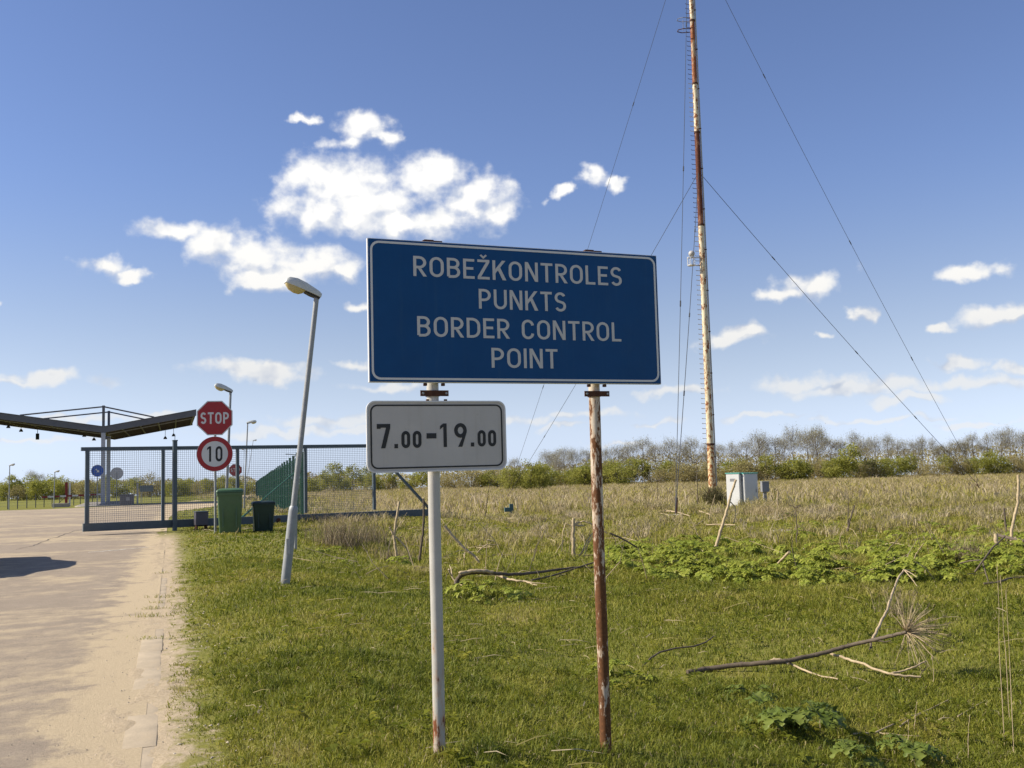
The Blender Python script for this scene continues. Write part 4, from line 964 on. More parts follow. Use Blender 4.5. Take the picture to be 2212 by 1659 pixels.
def scatter(Y0, Y1, dens, seed, wide=.57, extra=1.2):
    g = np.random.default_rng(seed); area = wide * (Y1 ** 2 - Y0 ** 2) + 2 * extra * (Y1 - Y0); n = int(area * dens)
    y = Y0 + (Y1 - Y0) * g.random(int(n * 1.6)); keep = g.random(len(y)) < (wide * y + extra) / (wide * Y1 + extra); y = y[keep][:n]
    x = (g.random(len(y)) * 2 - 1) * (wide * y + extra); return x, y, g
def grass_props(x, y):
    t, s = to_ts(x, y); n1 = fbm(x * .55, y * .55, 11); n2 = fbm(x * 2.2, y * 2.2, 14)
    yth = 33 + 24 * (1 - sstep(6, 16, t)); field = sstep(yth, yth + 12, y + 12 * (n1 - .5)) * sstep(4, 8, t)
    rough = sstep(10.5, 16, y + 4 * (n1 - .5)) * sstep(2.0, 5.0, t + 2 * (n1 - .5)) * (1 - field)
    edge = sstep(.1, .9, t)
    tus = sstep(.55, .72, fbm(x * 1.3, y * 1.3, 47)) * sstep(15, 22, y); n4 = fbm(x * 5.5, y * 5.5, 41); tuftm = sstep(.60, .78, n4) * (1 - field)
    h = (.034 + .038 * n2 + .05 * tuftm) * (.55 + .45 * edge) + rough * (.02 + .09 * sstep(.45, .75, n1) + .20 * tus) + field * (.24 + .30 * n1 + .35 * sstep(.5, .75, fbm(x * .9, y * .5, 49)))
    n3 = fbm(x * 1.1 + 9, y * .8, 27); dead_ = sstep(.56, .72, n3) * (1 - field)
    tone = .245 + .36 * (n1 - .5) + .26 * (n2 - .5) + .22 * dead_ - .12 * tuftm + rough * (.12 + .14 * sstep(18, 30, y) + .28 * tus) + field * (.46 + .45 * (n1 - .5)) + .15 * (1 - sstep(.3, 1.5, t)) - .05 * sstep(30, 22, y) * 0
    gone = in_road(x, y) | (t < .12)
    keepp = np.where(y < 32, sstep(.08, .48, t + .55 * (fbm(x * 3, y * 3, 21) - .5)) * .985 + .015, 1.0); keepp = np.where(gone, 0, keepp)
    return h, tone, field, rough, keepp
def grass_band(name, Y0, Y1, dens, wid, seed, label, hk=1.0, lean=(.35, 1.05), straw=.05):
    x, y, g = scatter(Y0, Y1, dens, seed); h, tone, field, rough, kp = grass_props(x, y)
    k = g.random(len(x)) < kp; x, y, h, tone, field, rough = (q[k] for q in (x, y, h, tone, field, rough)); n = len(x)
    root = np.stack([x, y, terrain(x, y) - .006], -1)
    dead = g.random(n) < straw + .12 * field; tone = tone + g.normal(0, .10, n); tone = np.where(dead, g.uniform(.68, 1.0, n), tone)
    hh = h * g.uniform(.55, 1.35, n) * hk; ln = g.uniform(lean[0], lean[1], n); ln = np.where(dead & (g.random(n) < .6), g.uniform(.9, 1.9, n), ln); hh = np.where(dead, hh * .8, hh)
    w = wid * g.uniform(.6, 1.3, n) * np.clip(y / Y0, 1, 2.2) ** .7
    o = link(name, blades(name, root, hh, w, ln, np.clip(tone, 0, 1), GRASS, seed + 50)); tag(o, label, None, None, 'stuff'); return o
grass_band('lawn_grass', 3.6, 8.0, 5200, .0042, 101, 'short green lawn grass around the sign posts')
grass_band('verge_grass', 8.0, 17.0, 1500, .0075, 102, 'green and yellowish grass of the verge and bank')
grass_band('rough_grass', 17.0, 42.0, 260, .017, 103, 'rough mixed grass of the middle ground')
grass_band('field_grass', 42.0, 230.0, 9.5, .045, 104, 'tall beige dry grass of the far field', 1.15)

# dry straws lying in the grass
def litter():
    x, y, g = scatter(3.8, 34, 5.5, 300); t, s_ = to_ts(x, y); k = (t > .5) & (g.random(len(x)) < .25 + .75 * sstep(.42, .62, fbm(x * .8, y * .8, 55))); x, y = x[k], y[k]; n = len(x)
    a = g.uniform(0, 6.2832, n); L = (.05 + .22 * g.random(n) ** 2) * (1 + y / 25); w = .0022 * (1 + y / 9); d = np.stack([np.cos(a), np.sin(a), g.normal(0, .12, n)], -1) * L[:, None]; sd = np.stack([-np.sin(a), np.cos(a), np.full(n, .4)], -1) * w[:, None]
    p = np.stack([x, y, terrain(x, y) + .03 + .03 * g.random(n)], -1); m = p + d * .5 + np.stack([g.normal(0, .01, n), g.normal(0, .01, n), np.full(n, .012)], -1); e = p + d
    co = np.stack([p - sd, p + sd, m - sd, m + sd, e], 1).reshape(-1, 3); i = np.arange(n) * 5
    o = link('dry_litter', np_mesh('dry_litter', co, np.stack([i, i + 1, i + 3, i + 2], -1), np.stack([i + 2, i + 3, i + 4], -1), np.repeat(g.uniform(.62, 1, n), 5), [GRASS])); tag(o, 'pale dry straws scattered over the grass', None, None, 'stuff')
litter()

# thin dead stems standing over the rough ground
def dead_stems():
    x, y, g = scatter(11, 60, .55, 310); t, s_ = to_ts(x, y); k = (t > 2.5) & (g.random(len(x)) < sstep(.40, .62, fbm(x * .35, y * .35, 58)) * sstep(10, 17, y)) & ~in_road(x, y) & ((y < 27) | (t > 9)); x, y = x[k], y[k]; n = len(x)
    o = link('dead_stems', blades('dead_stems', np.stack([x, y, terrain(x, y) - .02], -1), g.uniform(.18, .62, n), .008 * (1 + y / 30), g.uniform(.05, .9, n), g.uniform(.55, 1, n), GRASS, 311)); tag(o, 'thin dead stems standing in the rough grass', None, None, 'stuff')
dead_stems()

# tangled dead twigs of last year's hogweed
def tangle():
    g = random.Random(17); mb = MB()
    for i in range(230):
        x, y = g.uniform(640, 1330), g.uniform(1122, 1262)
        if i > 150: x, y = g.uniform(1330, 2212), g.uniform(1100, 1260)
        if x < 660 + (y - 1120) * .6: continue
        p = G(x, y); L = g.uniform(.2, .9) * (1.2 if g.random() < .3 else .8); a = g.uniform(0, 6.28); e = g.choice([.05, .12, .3, .9, 1.3]) * g.uniform(.7, 1.1); r = g.uniform(.004, .010)
        d = Vector((math.cos(a) * math.cos(e), math.sin(a) * math.cos(e), math.sin(e))) * L; k = Vector((g.gauss(0, .06), g.gauss(0, .06), g.gauss(0, .05))) * L
        mb.tube([p + Vector((0, 0, .03)), p + d * .5 + k + Vector((0, 0, .04)), p + d + Vector((0, 0, .03))], [r, r * .8, r * .5], 4, False, 0 if g.random() < .6 else 1)
    o = mb.build('twig_tangle', [STALK, STALKD]); tag(o, 'tangle of thin dead twigs strewn over the rough ground', None, None, 'stuff')
tangle()

# broad small leaves of lawn weeds
def lawn_weeds():
    x, y, g = scatter(3.6, 15, 16, 200); _, _, fld, rgh, kp = grass_props(x, y); k = (g.random(len(x)) < kp) & (fbm(x * 1.1, y * 1.1, 31) > .5); x, y = x[k], y[k]
    V_, Q, T_ = [], [], []
    for (a, b) in zip(x, y):
        z = tz(a, b); m = g.integers(4, 9); sc = g.uniform(.025, .055); tn = g.uniform(.05, .45)
        for j in range(m):
            an = 6.2832 * j / m + g.uniform(-.4, .4); r = sc * g.uniform(.7, 1.5); d = np.array([math.cos(an), math.sin(an)]); nrm = np.array([-d[1], d[0]]) * r * .28; o = len(V_); zz = z + g.uniform(.03, .075)
            for q, hgt, wd in ((.1, 0, 0), (.5, r * .35, 1), (.5, r * .35, -1), (1.0, r * .25, 0)):
                V_.append((a + d[0] * r * q + nrm[0] * wd, b + d[1] * r * q + nrm[1] * wd, zz + hgt)); T_.append(tn + g.uniform(-.08, .08))
            Q.append((o, o + 1, o + 3, o + 2))
    o = link('lawn_weeds', np_mesh('lawn_weeds', np.array(V_), np.array(Q), None, np.clip(np.array(T_), 0, 1), [GRASS])); tag(o, 'small broad leaved weeds scattered through the lawn', None, None, 'stuff')
lawn_weeds()

# pebbles and crumbs along the road edge
def pebbles():
    g = np.random.default_rng(5); n = 1500; s = -1.5 + 22 * g.random(n) ** 1.7; t = g.normal(.38, .22, n); ok = t > .09; s, t = s[ok], t[ok]
    x, y = from_ts(t, s); z = terrain(x, y); oc = np.array([(1, 0, 0), (-1, 0, 0), (0, 1, 0), (0, -1, 0), (0, 0, 1), (0, 0, -1)], float); fc = np.array([(0, 2, 4), (2, 1, 4), (1, 3, 4), (3, 0, 4), (2, 0, 5), (1, 2, 5), (3, 1, 5), (0, 3, 5)])
    n = len(x); sc = .004 + .014 * g.random(n) ** 3; a = g.uniform(0, 6.28, n); ca, sa = np.cos(a), np.sin(a)
    p = oc[None] * sc[:, None, None] * g.uniform(.6, 1.4, (n, 1, 3)) * np.array([1.2, 1, .6]) + g.normal(0, .15, (n, 6, 3)) * sc[:, None, None]
    q = np.stack([p[..., 0] * ca[:, None] - p[..., 1] * sa[:, None] + x[:, None], p[..., 0] * sa[:, None] + p[..., 1] * ca[:, None] + y[:, None], p[..., 2] + (z + sc * .2)[:, None]], -1)
    f = (np.arange(n) * 6)[:, None, None] + fc[None]
    o = link('gravel', np_mesh('gravel', q.reshape(-1, 3), None, f.reshape(-1, 3), None, [M('pebble_stone', (.42, .36, .28), .85, 0, .4, 40)])); tag(o, 'loose gravel crumbs along the sandy road edge', None, None, 'stuff')
pebbles()

def road_grit():
    g = np.random.default_rng(6); n = 900; s = -.6 + 14 * g.random(n) ** 1.5; t = -g.random(n) ** 2 * 3.2 - .12; x, y = from_ts(t, s); z = terrain(x, y) + .004
    sc = .003 + .008 * g.random(n) ** 3; tri = np.array([(0, 1, 3), (1, 2, 3), (2, 0, 3)]); oc = np.array([(1, 0, 0), (-.5, .9, 0), (-.5, -.9, 0), (0, 0, 1.0)]); p = oc[None] * sc[:, None, None] * g.uniform(.6, 1.4, (n, 1, 3)) + np.stack([x, y, z], -1)[:, None]
    o = link('road_grit', np_mesh('road_grit', p.reshape(-1, 3), None, ((np.arange(n) * 4)[:, None, None] + tri[None]).reshape(-1, 3), None, [M('grit_stone', (.30, .25, .19), .9, 0, .6, 30)])); tag(o, 'fine grit lying on the asphalt', None, None, 'stuff')
road_grit()
def tuft(x, y, n, h, label, spread=.08, tone=.35, w=.006):
    p = G(x, y); g = np.random.default_rng(int(x * 7 + y)); root = np.stack([g.normal(0, spread, n), g.normal(0, spread * .4, n), np.zeros(n)], -1)
    o = link('weed_tuft', blades('weed_tuft', root, h * g.uniform(.4, 1.2, n), np.full(n, w), g.uniform(.4, 1.3, n), np.clip(g.normal(tone, .12, n), 0, 1), GRASS, int(x))); o.location = p; tag(o, label, 'weed', 'weeds in the kerb joints')
tuft(331, 1333, 70, .07, 'largest dark weed tuft growing in the kerb joint', .12)
tuft(333, 1316, 45, .06, 'weed tuft just beyond the largest one on the kerb', .09)
tuft(338, 1303, 30, .05, 'small pale weed tuft, third along the kerb', .07, .55)
tuft(321, 1381, 45, .05, 'flat weed tuft on the kerb nearest the camera', .10)
tuft(349, 1240, 30, .06, 'tiny weed tuft on the sandy edge toward the gate', .07)
tuft(372, 1290, 60, .07, 'weed tuft where the sand meets the lawn', .15, .4)

# ------------------------------------------------------------------ hogweed: green plants
HOG = leafmat('hogweed_leaf', [(0, (.12, .17, .02)), (.5, (.27, .315, .042)), (1, (.45, .45, .09))], trans=.4, rough=.5)
def leaf_mesh(seed):
    g = random.Random(seed); co, tn, tris = [], [], []
    # petiole
    p0, p1 = Vector((0, 0, 0)), Vector((0, .34, .66))
    for k in range(3):
        a = 6.2832 * k / 3
        for p, r in ((p0, .02), (p1, .012)): co.append((p.x + r * math.cos(a), p.y, p.z + r * math.sin(a))); tn.append(.55)
    for k in range(3): a, b = 2 * k, 2 * ((k + 1) % 3); tris += [(a, b, b + 1), (a, b + 1, a + 1)]
    # three to five toothed lobes, each folded along its own rib
    for lb in ((0, .58, .8), (42, .50, .8), (-42, .50, .8), (85, .42, .75), (-85, .42, .75), (130, .25, .8), (-130, .25, .8)):
        an = R(lb[0] + g.uniform(-8, 8)); L = lb[1] * g.uniform(.85, 1.1); W = L * .46 * lb[2]; n = 10; o = len(co)
        d = Vector((math.sin(an), math.cos(an), 0)); sd = Vector((d.y, -d.x, 0)); tb = g.uniform(.25, .75)
        for i in range(n + 1):
            q = i / n; rib = p1 + d * L * q + Vector((0, 0, .10 * math.sin(q * 2.2) - .30 * q * q * L + g.uniform(-.01, .01)))
            ww = W * (math.sin(math.pi * min(1, q * .93 + .07)) ** .75) * (1.0 if i % 2 else .40) * g.uniform(.75, 1.2)
            for sgn in (-1, 0, 1):
                v = rib + sd * sgn * ww + d * (0.0 if sgn == 0 else (.05 if i % 2 else -.01) * L) + Vector((0, 0, abs(sgn) * ww * g.uniform(-.1, .7)))
                co.append(tuple(v)); tn.append(tb + g.uniform(-.12, .12) + (.08 if sgn == 0 else 0))
        for i in range(n):
            for c in (0, 1):
                a = o + 3 * i + c; tris += [(a, a + 1, a + 4), (a, a + 4, a + 3)]
    return np_mesh('leaf', np.array(co), None, np.array(tris), np.clip(np.array(tn), 0, 1), [HOG])
HOGD = leafmat('hogweed_leaf_dark', [(0, (.065, .10, .018)), (.5, (.135, .18, .032)), (1, (.25, .28, .06))], trans=.35, rough=.45)
LEAVES = [leaf_mesh(i) for i in range(6)]
LEAVESD = [leaf_mesh(20 + i) for i in range(6)]
for q in LEAVESD: q.materials[0] = HOGD
def hogweed(p, size, n, label, group, seed, low=0.0, LV=LEAVES):
    g = random.Random(seed); t = thing('hogweed_plant', label, 'plant', p, g.uniform(0, 6.28), group)
    for i in range(n):
        s = size * g.uniform(.6, 1.15); a = 6.2832 * i / n + g.uniform(-.4, .4); tilt = g.uniform(-.75, .35) - low
        link('leaf', LV[g.randrange(6)], t, Matrix.Rotation(a, 4, 'Z') @ Matrix.Rotation(tilt, 4, 'X') @ Matrix.Scale(s, 4))
    return t
g_ = random.Random(44); HG = 'hogweed plants of the green patch'
def band(x): return np.interp(x, [1325, 1400, 1540, 1650, 1760, 1900, 2050, 2230], [1200, 1183, 1178, 1196, 1172, 1180, 1172, 1170]), np.interp(x, [1325, 1400, 1540, 1640, 1800, 2000, 2100, 2230], [1248, 1256, 1258, 1270, 1262, 1262, 1252, 1248])
spots = []
while len(spots) < 200:
    x = g_.uniform(1318, 2245); a, b = band(x); y = a + (b - a) * g_.random(); q = float(fbm(x * .012, y * .05, 77))
    if q < .40 and g_.random() < .75: continue
    spots.append((x, y))
for i, (x, y) in enumerate(sorted(spots)):
    p = G(x, y); hogweed((p.x, p.y, p.z - .02), g_.uniform(.18, .33), g_.randint(5, 8), 'leafy hogweed plant in the dense green patch, ' + ordinal(i + 1) + ' from left', HG, 500 + i)
for i, (x, y) in enumerate(sorted((g_.uniform(1700, 2240), g_.uniform(1135, 1175)) for _ in range(26))):
    p = G(x, y); hogweed((p.x, p.y, p.z - .02), g_.uniform(.18, .30), 4, 'sparse hogweed plant in the strip behind the dense patch, ' + ordinal(i + 1) + ' from left', 'hogweed plants behind the patch', 900 + i)
for (x, y, s, n, lab) in ((1712, 1590, .34, 7, 'large lobed hogweed plant low in the right foreground'), (1660, 1575, .29, 5, 'hogweed plant touching the left side of the large foreground one'), (1775, 1560, .27, 5, 'darker hogweed plant behind the large foreground one'),
    (1015, 1292, .30, 7, 'hogweed plant under the pale fallen branch, left one'), (1065, 1287, .28, 6, 'hogweed plant under the pale fallen branch, middle one'), (1110, 1293, .26, 6, 'hogweed plant under the pale fallen branch, right one'), (1040, 1306, .18, 5, 'little hogweed plant in front of the clump by the white post'),
    (1300, 1455, .17, 7, 'low leafy weed left of the rusty post'), (1345, 1460, .20, 7, 'low leafy weed right of the rusty post'), (1395, 1475, .15, 6, 'small leafy weed before the fallen hogweed stem'), (1335, 1490, .13, 6, 'small leafy weed at the rusty post, lowest one'),
    (1590, 1506, .15, 5, 'dark leafy weed under the fallen hogweed stem, left one'), (1650, 1510, .15, 5, 'dark leafy weed under the fallen hogweed stem, right one'), (1850, 1650, .22, 6, 'leafy weed cut by the bottom picture edge, left one'), (1960, 1640, .24, 7, 'bright leafy weed cut by the bottom picture edge, right one'),
    (722, 1196, .22, 5, 'dark leafy weed in front of the dry brush'), (700, 1193, .17, 5, 'smaller leafy weed left of the one before the brush'), (862, 1222, .25, 6, 'leafy weed at the foot of the broken upright stalks'), (885, 1214, .2, 5, 'leafy weed right of the broken upright stalks'), (985, 1203, .2, 5, 'weed right behind the white sign post'), (1270, 1190, .2, 5, 'weed left behind the rusty post, in the field'), (740, 1222, .14, 5, 'flat weed rosette in the lawn before the brush'),
    (1700, 1120, .3, 6, 'dark bush like weed in front of the white cabinets')):
    p = G(x, y); hogweed((p.x, p.y, p.z - .02), s * (1.0 if y < 1400 else .85), n, lab, None, int(x * 3 + y), low=.1, LV=LEAVESD if y > 1500 or x > 1690 else LEAVES)

# ------------------------------------------------------------------ dead stalks
def c2(x, y): return ((450 + x / 3.16) / 1.1718, (950 + y / 3.16) / 1.1718)
def c6(x, y): return ((1892 + x / 3.16) / 1.1718, (1000 + y / 3.16) / 1.1718)
def c7(x, y): return ((1092 + x / 2.765) / 1.1718, (1100 + y / 2.765) / 1.1718)
def c9(x, y): return ((1692 + x / 2.458) / 1.1718, (1300 + y / 2.458) / 1.1718)
def jag(pts, n=5, amp=.006, seed=0):
    g = random.Random(seed); out = []
    for a, b in zip(pts[:-1], pts[1:]):
        for k in range(n): out.append(Vector(a).lerp(Vector(b), k / n) + Vector((g.gauss(0, amp), g.gauss(0, amp), g.gauss(0, amp))))
    out.append(Vector(pts[-1])); return out
def stalk(label, px, r0, r1, mat=STALK, name='dry_stalk', base=None, branches=(), lean=0.0, group='dead hogweed stalks', gap=None):
    B = G(*(base or px[0])); Y = B.y; t = thing(name, label, 'dead stalk', B, 0, group); n = len(px)
    pts = [AT(x, y, Y + lean * k / max(1, n - 1)) - B for k, (x, y) in enumerate(px)]
    if base is None: pts[0] = Vector((0, 0, -.05))
    P = jag(pts, 4, r0 * .10, int(px[0][0])); m = len(P); rr = [r0 + (r1 - r0) * i / (m - 1) for i in range(m)]
    MB().tube(P, rr, 8).build('stem', mat, t, 60)
    for i in range(2, m - 1, 4): d = (P[i + 1] - P[i - 1]).normalized(); MB().tube([P[i] - d * r0 * .7, P[i], P[i] + d * r0 * .7], [rr[i] * .98, rr[i] * 1.2, rr[i] * .98], 8).build('node', mat, t, 60)
    for bp, a, b in branches:
        Q = jag([AT(x, y, Y + lean * .5) - B for x, y in bp], 4, a * .15, int(bp[0][0])); MB().tube(Q, [a + (b - a) * i / (len(Q) - 1) for i in range(len(Q))], 6).build('branch', mat, t, 60)
    return t
stalk('thick pale stalk leaning right in front of the white cabinets', [(1543, 1190), (1551, 1165), (1562, 1130), (1572, 1095), (1580, 1065), (1590, 1036)], .034, .022, branches=(([(1576, 1082), (1588, 1095), (1590, 1110), (1585, 1130)], .012, .008),))
stalk('tall pale bent stalk at the right picture edge', [c6(2112, 1215), c6(2114, 1080), c6(2140, 960), c6(2165, 860), c6(2168, 740), c6(2166, 640)], .030, .024)
stalk('short thick pale broken stump in the right part of the patch', [c6(2002, 1300), c6(1996, 1200), c6(1985, 1108)], .038, .034)
stalk('split grey stalk standing alone in the right field', [c6(790, 1112), c6(820, 1000), c6(858, 880)], .030, .014, STALKD, branches=(([c6(805, 1050), c6(806, 880), c6(803, 760)], .012, .006),))
stalk('grey stalk left of the tall bent stalk', [c6(2075, 1110), c6(2060, 1000), c6(2052, 905)], .026, .018, STALKD)
stalk('small straw stalk right of the grey meter box', [c6(238, 935), c6(240, 850), c6(242, 765)], .030, .02)
stalk('thin far stalk in the middle of the right field', [c6(528, 845), c6(535, 800), c6(541, 750)], .028, .018, STALKD)
stalk('broken brown stalk left of the white post with a pale fallen arm', [c2(1752, 1500), c2(1745, 1400), c2(1730, 1290), c2(1752, 1130), c2(1772, 1008)], .028, .022, branches=(([c2(1695, 1215), c2(1720, 1270), c2(1790, 1340), c2(1840, 1400), c2(1868, 1530)], .022, .012),))
stalk('brown stalk between the broken stalk and the white post', [c2(1925, 1500), c2(1945, 1380), c2(1960, 1270), c2(1968, 1120), c2(1966, 990)], .026, .018, STALKD, branches=(([c2(1962, 985), c2(2000, 1060), c2(2040, 1110)], .014, .010),))
stalk('pale stem slanting down right behind the white post', [c7(360, 915), c7(300, 850), c7(230, 795), c7(160, 725), c7(90, 640)], .022, .026)
stalk('thin crooked twig beside the slanting pale stem', [c7(300, 838), c7(350, 795), c7(395, 765)], .014, .010, branches=(([c7(388, 738), c7(420, 740), c7(452, 752)], .016, .008), ([c7(380, 855), c7(384, 800), c7(392, 765)], .007, .005)))
stalk('broken standing hogweed with drooping ribs left of the rusty post', [c7(995, 868), c7(994, 780), c7(992, 690), c7(996, 585)], .040, .028, branches=(([c7(980, 640), c7(940, 620), c7(920, 680), c7(912, 820)], .012, .008), ([c7(985, 650), c7(975, 740), c7(962, 838)], .012, .008), ([c7(1000, 630), c7(1060, 605), c7(1110, 620), c7(1160, 655), c7(1230, 690)], .018, .012), ([c7(1000, 635), c7(1040, 638), c7(1070, 636)], .02, .016), ([c7(1140, 680), c7(1090, 740), c7(1050, 830), c7(990, 900), c7(920, 940), c7(840, 985), c7(720, 1012)], .016, .010), ([c7(1150, 680), c7(1100, 760), c7(1040, 850), c7(960, 920)], .012, .008), ([c7(930, 740), c7(900, 780), c7(868, 830)], .010, .006), ([c7(1100, 740), c7(1080, 820), c7(1060, 890)], .012, .008)))
stalk('dark drooping stem right of the rusty post', [c7(1560, 850), c7(1440, 790), c7(1340, 730), c7(1250, 690)], .012, .018, STALKD, branches=(([c7(1260, 690), c7(1290, 750), c7(1300, 860)], .008, .005),))
stalk('small dark peg stump beyond the hogweed patch', [c7(1440, 800), c7(1440, 770), c7(1440, 742)], .035, .032, STALKD)
for i, (a, b, lab) in enumerate((((1850, 905), (1855, 1095), 'thin umbel stalk left of the mast'), ((1590, 905), (1580, 690), 'thin umbel stalk near the front guy rope'),)): pass
def umbel_stalk(label, base, top, r, nr, rl, seed):
    B = G(*base); T = AT(top[0], top[1], B.y) - B; t = thing('umbel_stalk', label, 'dead stalk', B, 0, 'dead umbel stalks'); g = random.Random(seed)
    MB().tube(jag([(0, 0, -.05), T * .5, T], 4, .01, seed), [r * (1 - .5 * i / 8) for i in range(9)], 6).build('stem', STALKD, t, 60)
    m = MB()
    for i in range(nr):
        a = g.uniform(0, 6.28); e = g.uniform(.05, .6); q = T + Vector((math.cos(a) * rl, math.sin(a) * rl, rl * e)); m.tube([T, T.lerp(q, .5) + Vector((0, 0, rl * .12)), q], r * .3, 4, False)
    m.build('umbel', STALKD, t)
umbel_stalk('thin dead umbel stalk just left of the mast', c7(1862, 520), c7(1858, 205), .022, 14, .42, 3)
umbel_stalk('thin dead umbel stalk near the front guy rope', c7(1588, 545), c7(1578, 330), .020, 14, .45, 4)
umbel_stalk('short dead umbel stalk left of the front guy rope', c7(1500, 470), c7(1498, 375), .018, 10, .3, 5)
umbel_stalk('dead umbel stalk right of the white cabinets', (1722, 1180), (1720, 1098), .014, 12, .16, 6)
umbel_stalk('thin stem by the back guy anchor', c7(370, 590), c7(408, 355), .02, 3, .1, 8)

# fallen pieces lying on the grass
def fallen(label, px, r0, r1, mat, lift=None, branches=(), name='fallen_stem', n=5):
    """px on the ground; lift = height above ground at each point"""
    pts = []
    for i, (x, y) in enumerate(px):
        l = (lift[i] if lift else 0.0) + r0; pts.append(Gz(x, y, l))
    B = pts[0].copy(); B.z = tz(B.x, B.y); t = thing(name, label, 'fallen stem', B, 0, 'fallen hogweed stems')
    P = jag([p - B for p in pts], n, r0 * .07, int(px[0][0])); m = len(P); rr = [r0 + (r1 - r0) * i / (m - 1) for i in range(m)]
    MB().tube(P, rr, 9).build('stem', mat, t, 60)
    for i in range(3, m - 2, 6): d = (P[i + 1] - P[i - 1]).normalized(); MB().tube([P[i] - d * r0, P[i], P[i] + d * r0], [rr[i] * .98, rr[i] * 1.2, rr[i] * .98], 9).build('node', mat, t, 60)
    for bp, bl, a, b, mt in branches:
        Q = jag([Gz(x, y, l) - B for (x, y), l in zip(bp, bl)], 5, a * .2, int(bp[0][0])); MB().tube(Q, [a + (b - a) * i / (len(Q) - 1) for i in range(len(Q))], 7).build('branch', mt, t, 60)
    return t, B
def Gz(x, y, l):
    """point at height l over the ground that is seen at this pixel"""
    d = ray(x, y); ks = np.linspace(3, 70, 3000); P = CAM + ks[:, None] * d; i = int(np.argmax(P[:, 2] < terrain(P[:, 0], P[:, 1]) + l)); return Vector(P[i])
main = [c9(120, 988), c9(250, 965), c9(400, 945), c9(620, 928), c9(760, 915), c9(900, 882), c9(1000, 858), c9(1110, 826), c9(1260, 790), c9(1370, 765), c9(1480, 737)]
ml = [.0, .01, .03, .05, .07, .10, .13, .17, .23, .28, .33]
bt, BB = fallen('big dead hogweed lying in the right foreground with its umbel spread', main, .022, .014, STALKD, ml, (
    ([c9(1270, 785), c9(1300, 720), c9(1350, 620), c9(1390, 510), c9(1420, 420), c9(1465, 350)], [.23, .28, .36, .45, .52, .58], .013, .009, STALK),
    ([c9(1465, 350), c9(1500, 365), c9(1545, 395)], [.58, .56, .53], .006, .003, STALK), ([c9(1465, 350), c9(1510, 400), c9(1548, 452)], [.58, .53, .48], .006, .003, STALK), ([c9(1465, 350), c9(1500, 352), c9(1540, 354)], [.58, .57, .56], .005, .003, STALK),
    ([c9(1010, 872), c9(1100, 900), c9(1200, 932), c9(1290, 970), c9(1370, 995), c9(1460, 1010), c9(1570, 1016)], [.12, .10, .08, .06, .05, .04, .04], .012, .008, STALK),
    ([c9(1390, 992), c9(1460, 980), c9(1530, 955), c9(1605, 915)], [.05, .06, .09, .12], .008, .006, STALK),
    ([c9(740, 925), c9(800, 955), c9(880, 990), c9(960, 1015), c9(1055, 1030)], [.07, .05, .04, .03, .03], .010, .006, STALK),
    ([c9(625, 925), c9(660, 910), c9(700, 912), c9(745, 935)], [.07, .09, .09, .07], .017, .011, STALK),
    ([c9(1290, 790), c9(1340, 798), c9(1385, 792)], [.23, .23, .24], .008, .003, STALKD), ([c9(1255, 800), c9(1262, 830), c9(1250, 845)], [.22, .19, .18], .012, .006, STALKD), ([c9(1560, 1015), c9(1580, 985), c9(1615, 950)], [.04, .07, .1], .003, .002, STALKD)), n=4)
cu = Gz(*c9(1480, 737), .33) - BB; ax = (cu - (Gz(*c9(1260, 790), .23) - BB)).normalized(); g_ = random.Random(9); m = MB(); mh_ = MB()
for i in range(120):
    v = Vector((g_.gauss(0, 1), g_.gauss(0, 1), g_.gauss(0, 1))).normalized(); v = (v + ax * .75).normalized(); L = g_.uniform(.18, .34); q = cu + v * L
    m.tube([cu, cu + v * L * .55 + Vector((0, 0, .01)), q - Vector((0, 0, .02 * L))], [.0026, .0018, .0012], 4, False)
    for j in range(5): w = (v + Vector((g_.gauss(0, .5), g_.gauss(0, .5), g_.gauss(0, .5)))).normalized(); mh_.tube([q - Vector((0, 0, .02 * L)), q + w * .04], .0009, 3, False)
m.build('umbel_rays', STALK, bt)['kind'] = 'stuff'; mh_.build('umbel_tips', STALKD, bt)['kind'] = 'stuff'
fallen('pale peeled branch arching over the leaves behind the white post', [c7(170, 1052), c7(185, 1010), c7(205, 985), c7(270, 966), c7(350, 964), c7(430, 970), c7(540, 978), c7(640, 975), c7(760, 962), c7(880, 945), c7(1000, 930), c7(1150, 930)], .034, .016, STALKD, [0, .08, .14, .17, .17, .15, .10, .08, .06, .06, .05, .04], (
    ([c7(195, 980), c7(270, 956), c7(350, 954), c7(430, 962)], [.20, .235, .235, .21], .030, .024, STALK), ([c7(430, 970), c7(490, 995), c7(540, 1012), c7(600, 1022), c7(660, 1030), c7(740, 1056)], [.15, .11, .08, .07, .06, .04], .022, .010, STALK), ([c7(640, 1022), c7(720, 1038), c7(810, 1046)], [.07, .05, .04], .010, .006, STALK),
    ([c7(120, 945), c7(140, 990), c7(170, 1040), c7(215, 1055)], [.25, .15, .05, .03], .014, .008, STALK), ([c7(190, 1035), c7(220, 1045), c7(245, 1062)], [.05, .04, .02], .012, .006, STALKD)))
fallen('long dark rod lying between the posts in the grass', [c7(700, 1020), c7(840, 990), c7(950, 955), c7(1060, 920), c7(1165, 885)], .016, .012, STALKD, [.03, .05, .08, .1, .12])
fallen('thin dark curved stem left of the big fallen hogweed', [(1388, 1440), (1405, 1422), (1425, 1409), (1460, 1400), (1500, 1396), (1525, 1387), (1541, 1375)], .009, .006, STALKD, [0, .03, .05, .06, .06, .07, .09])
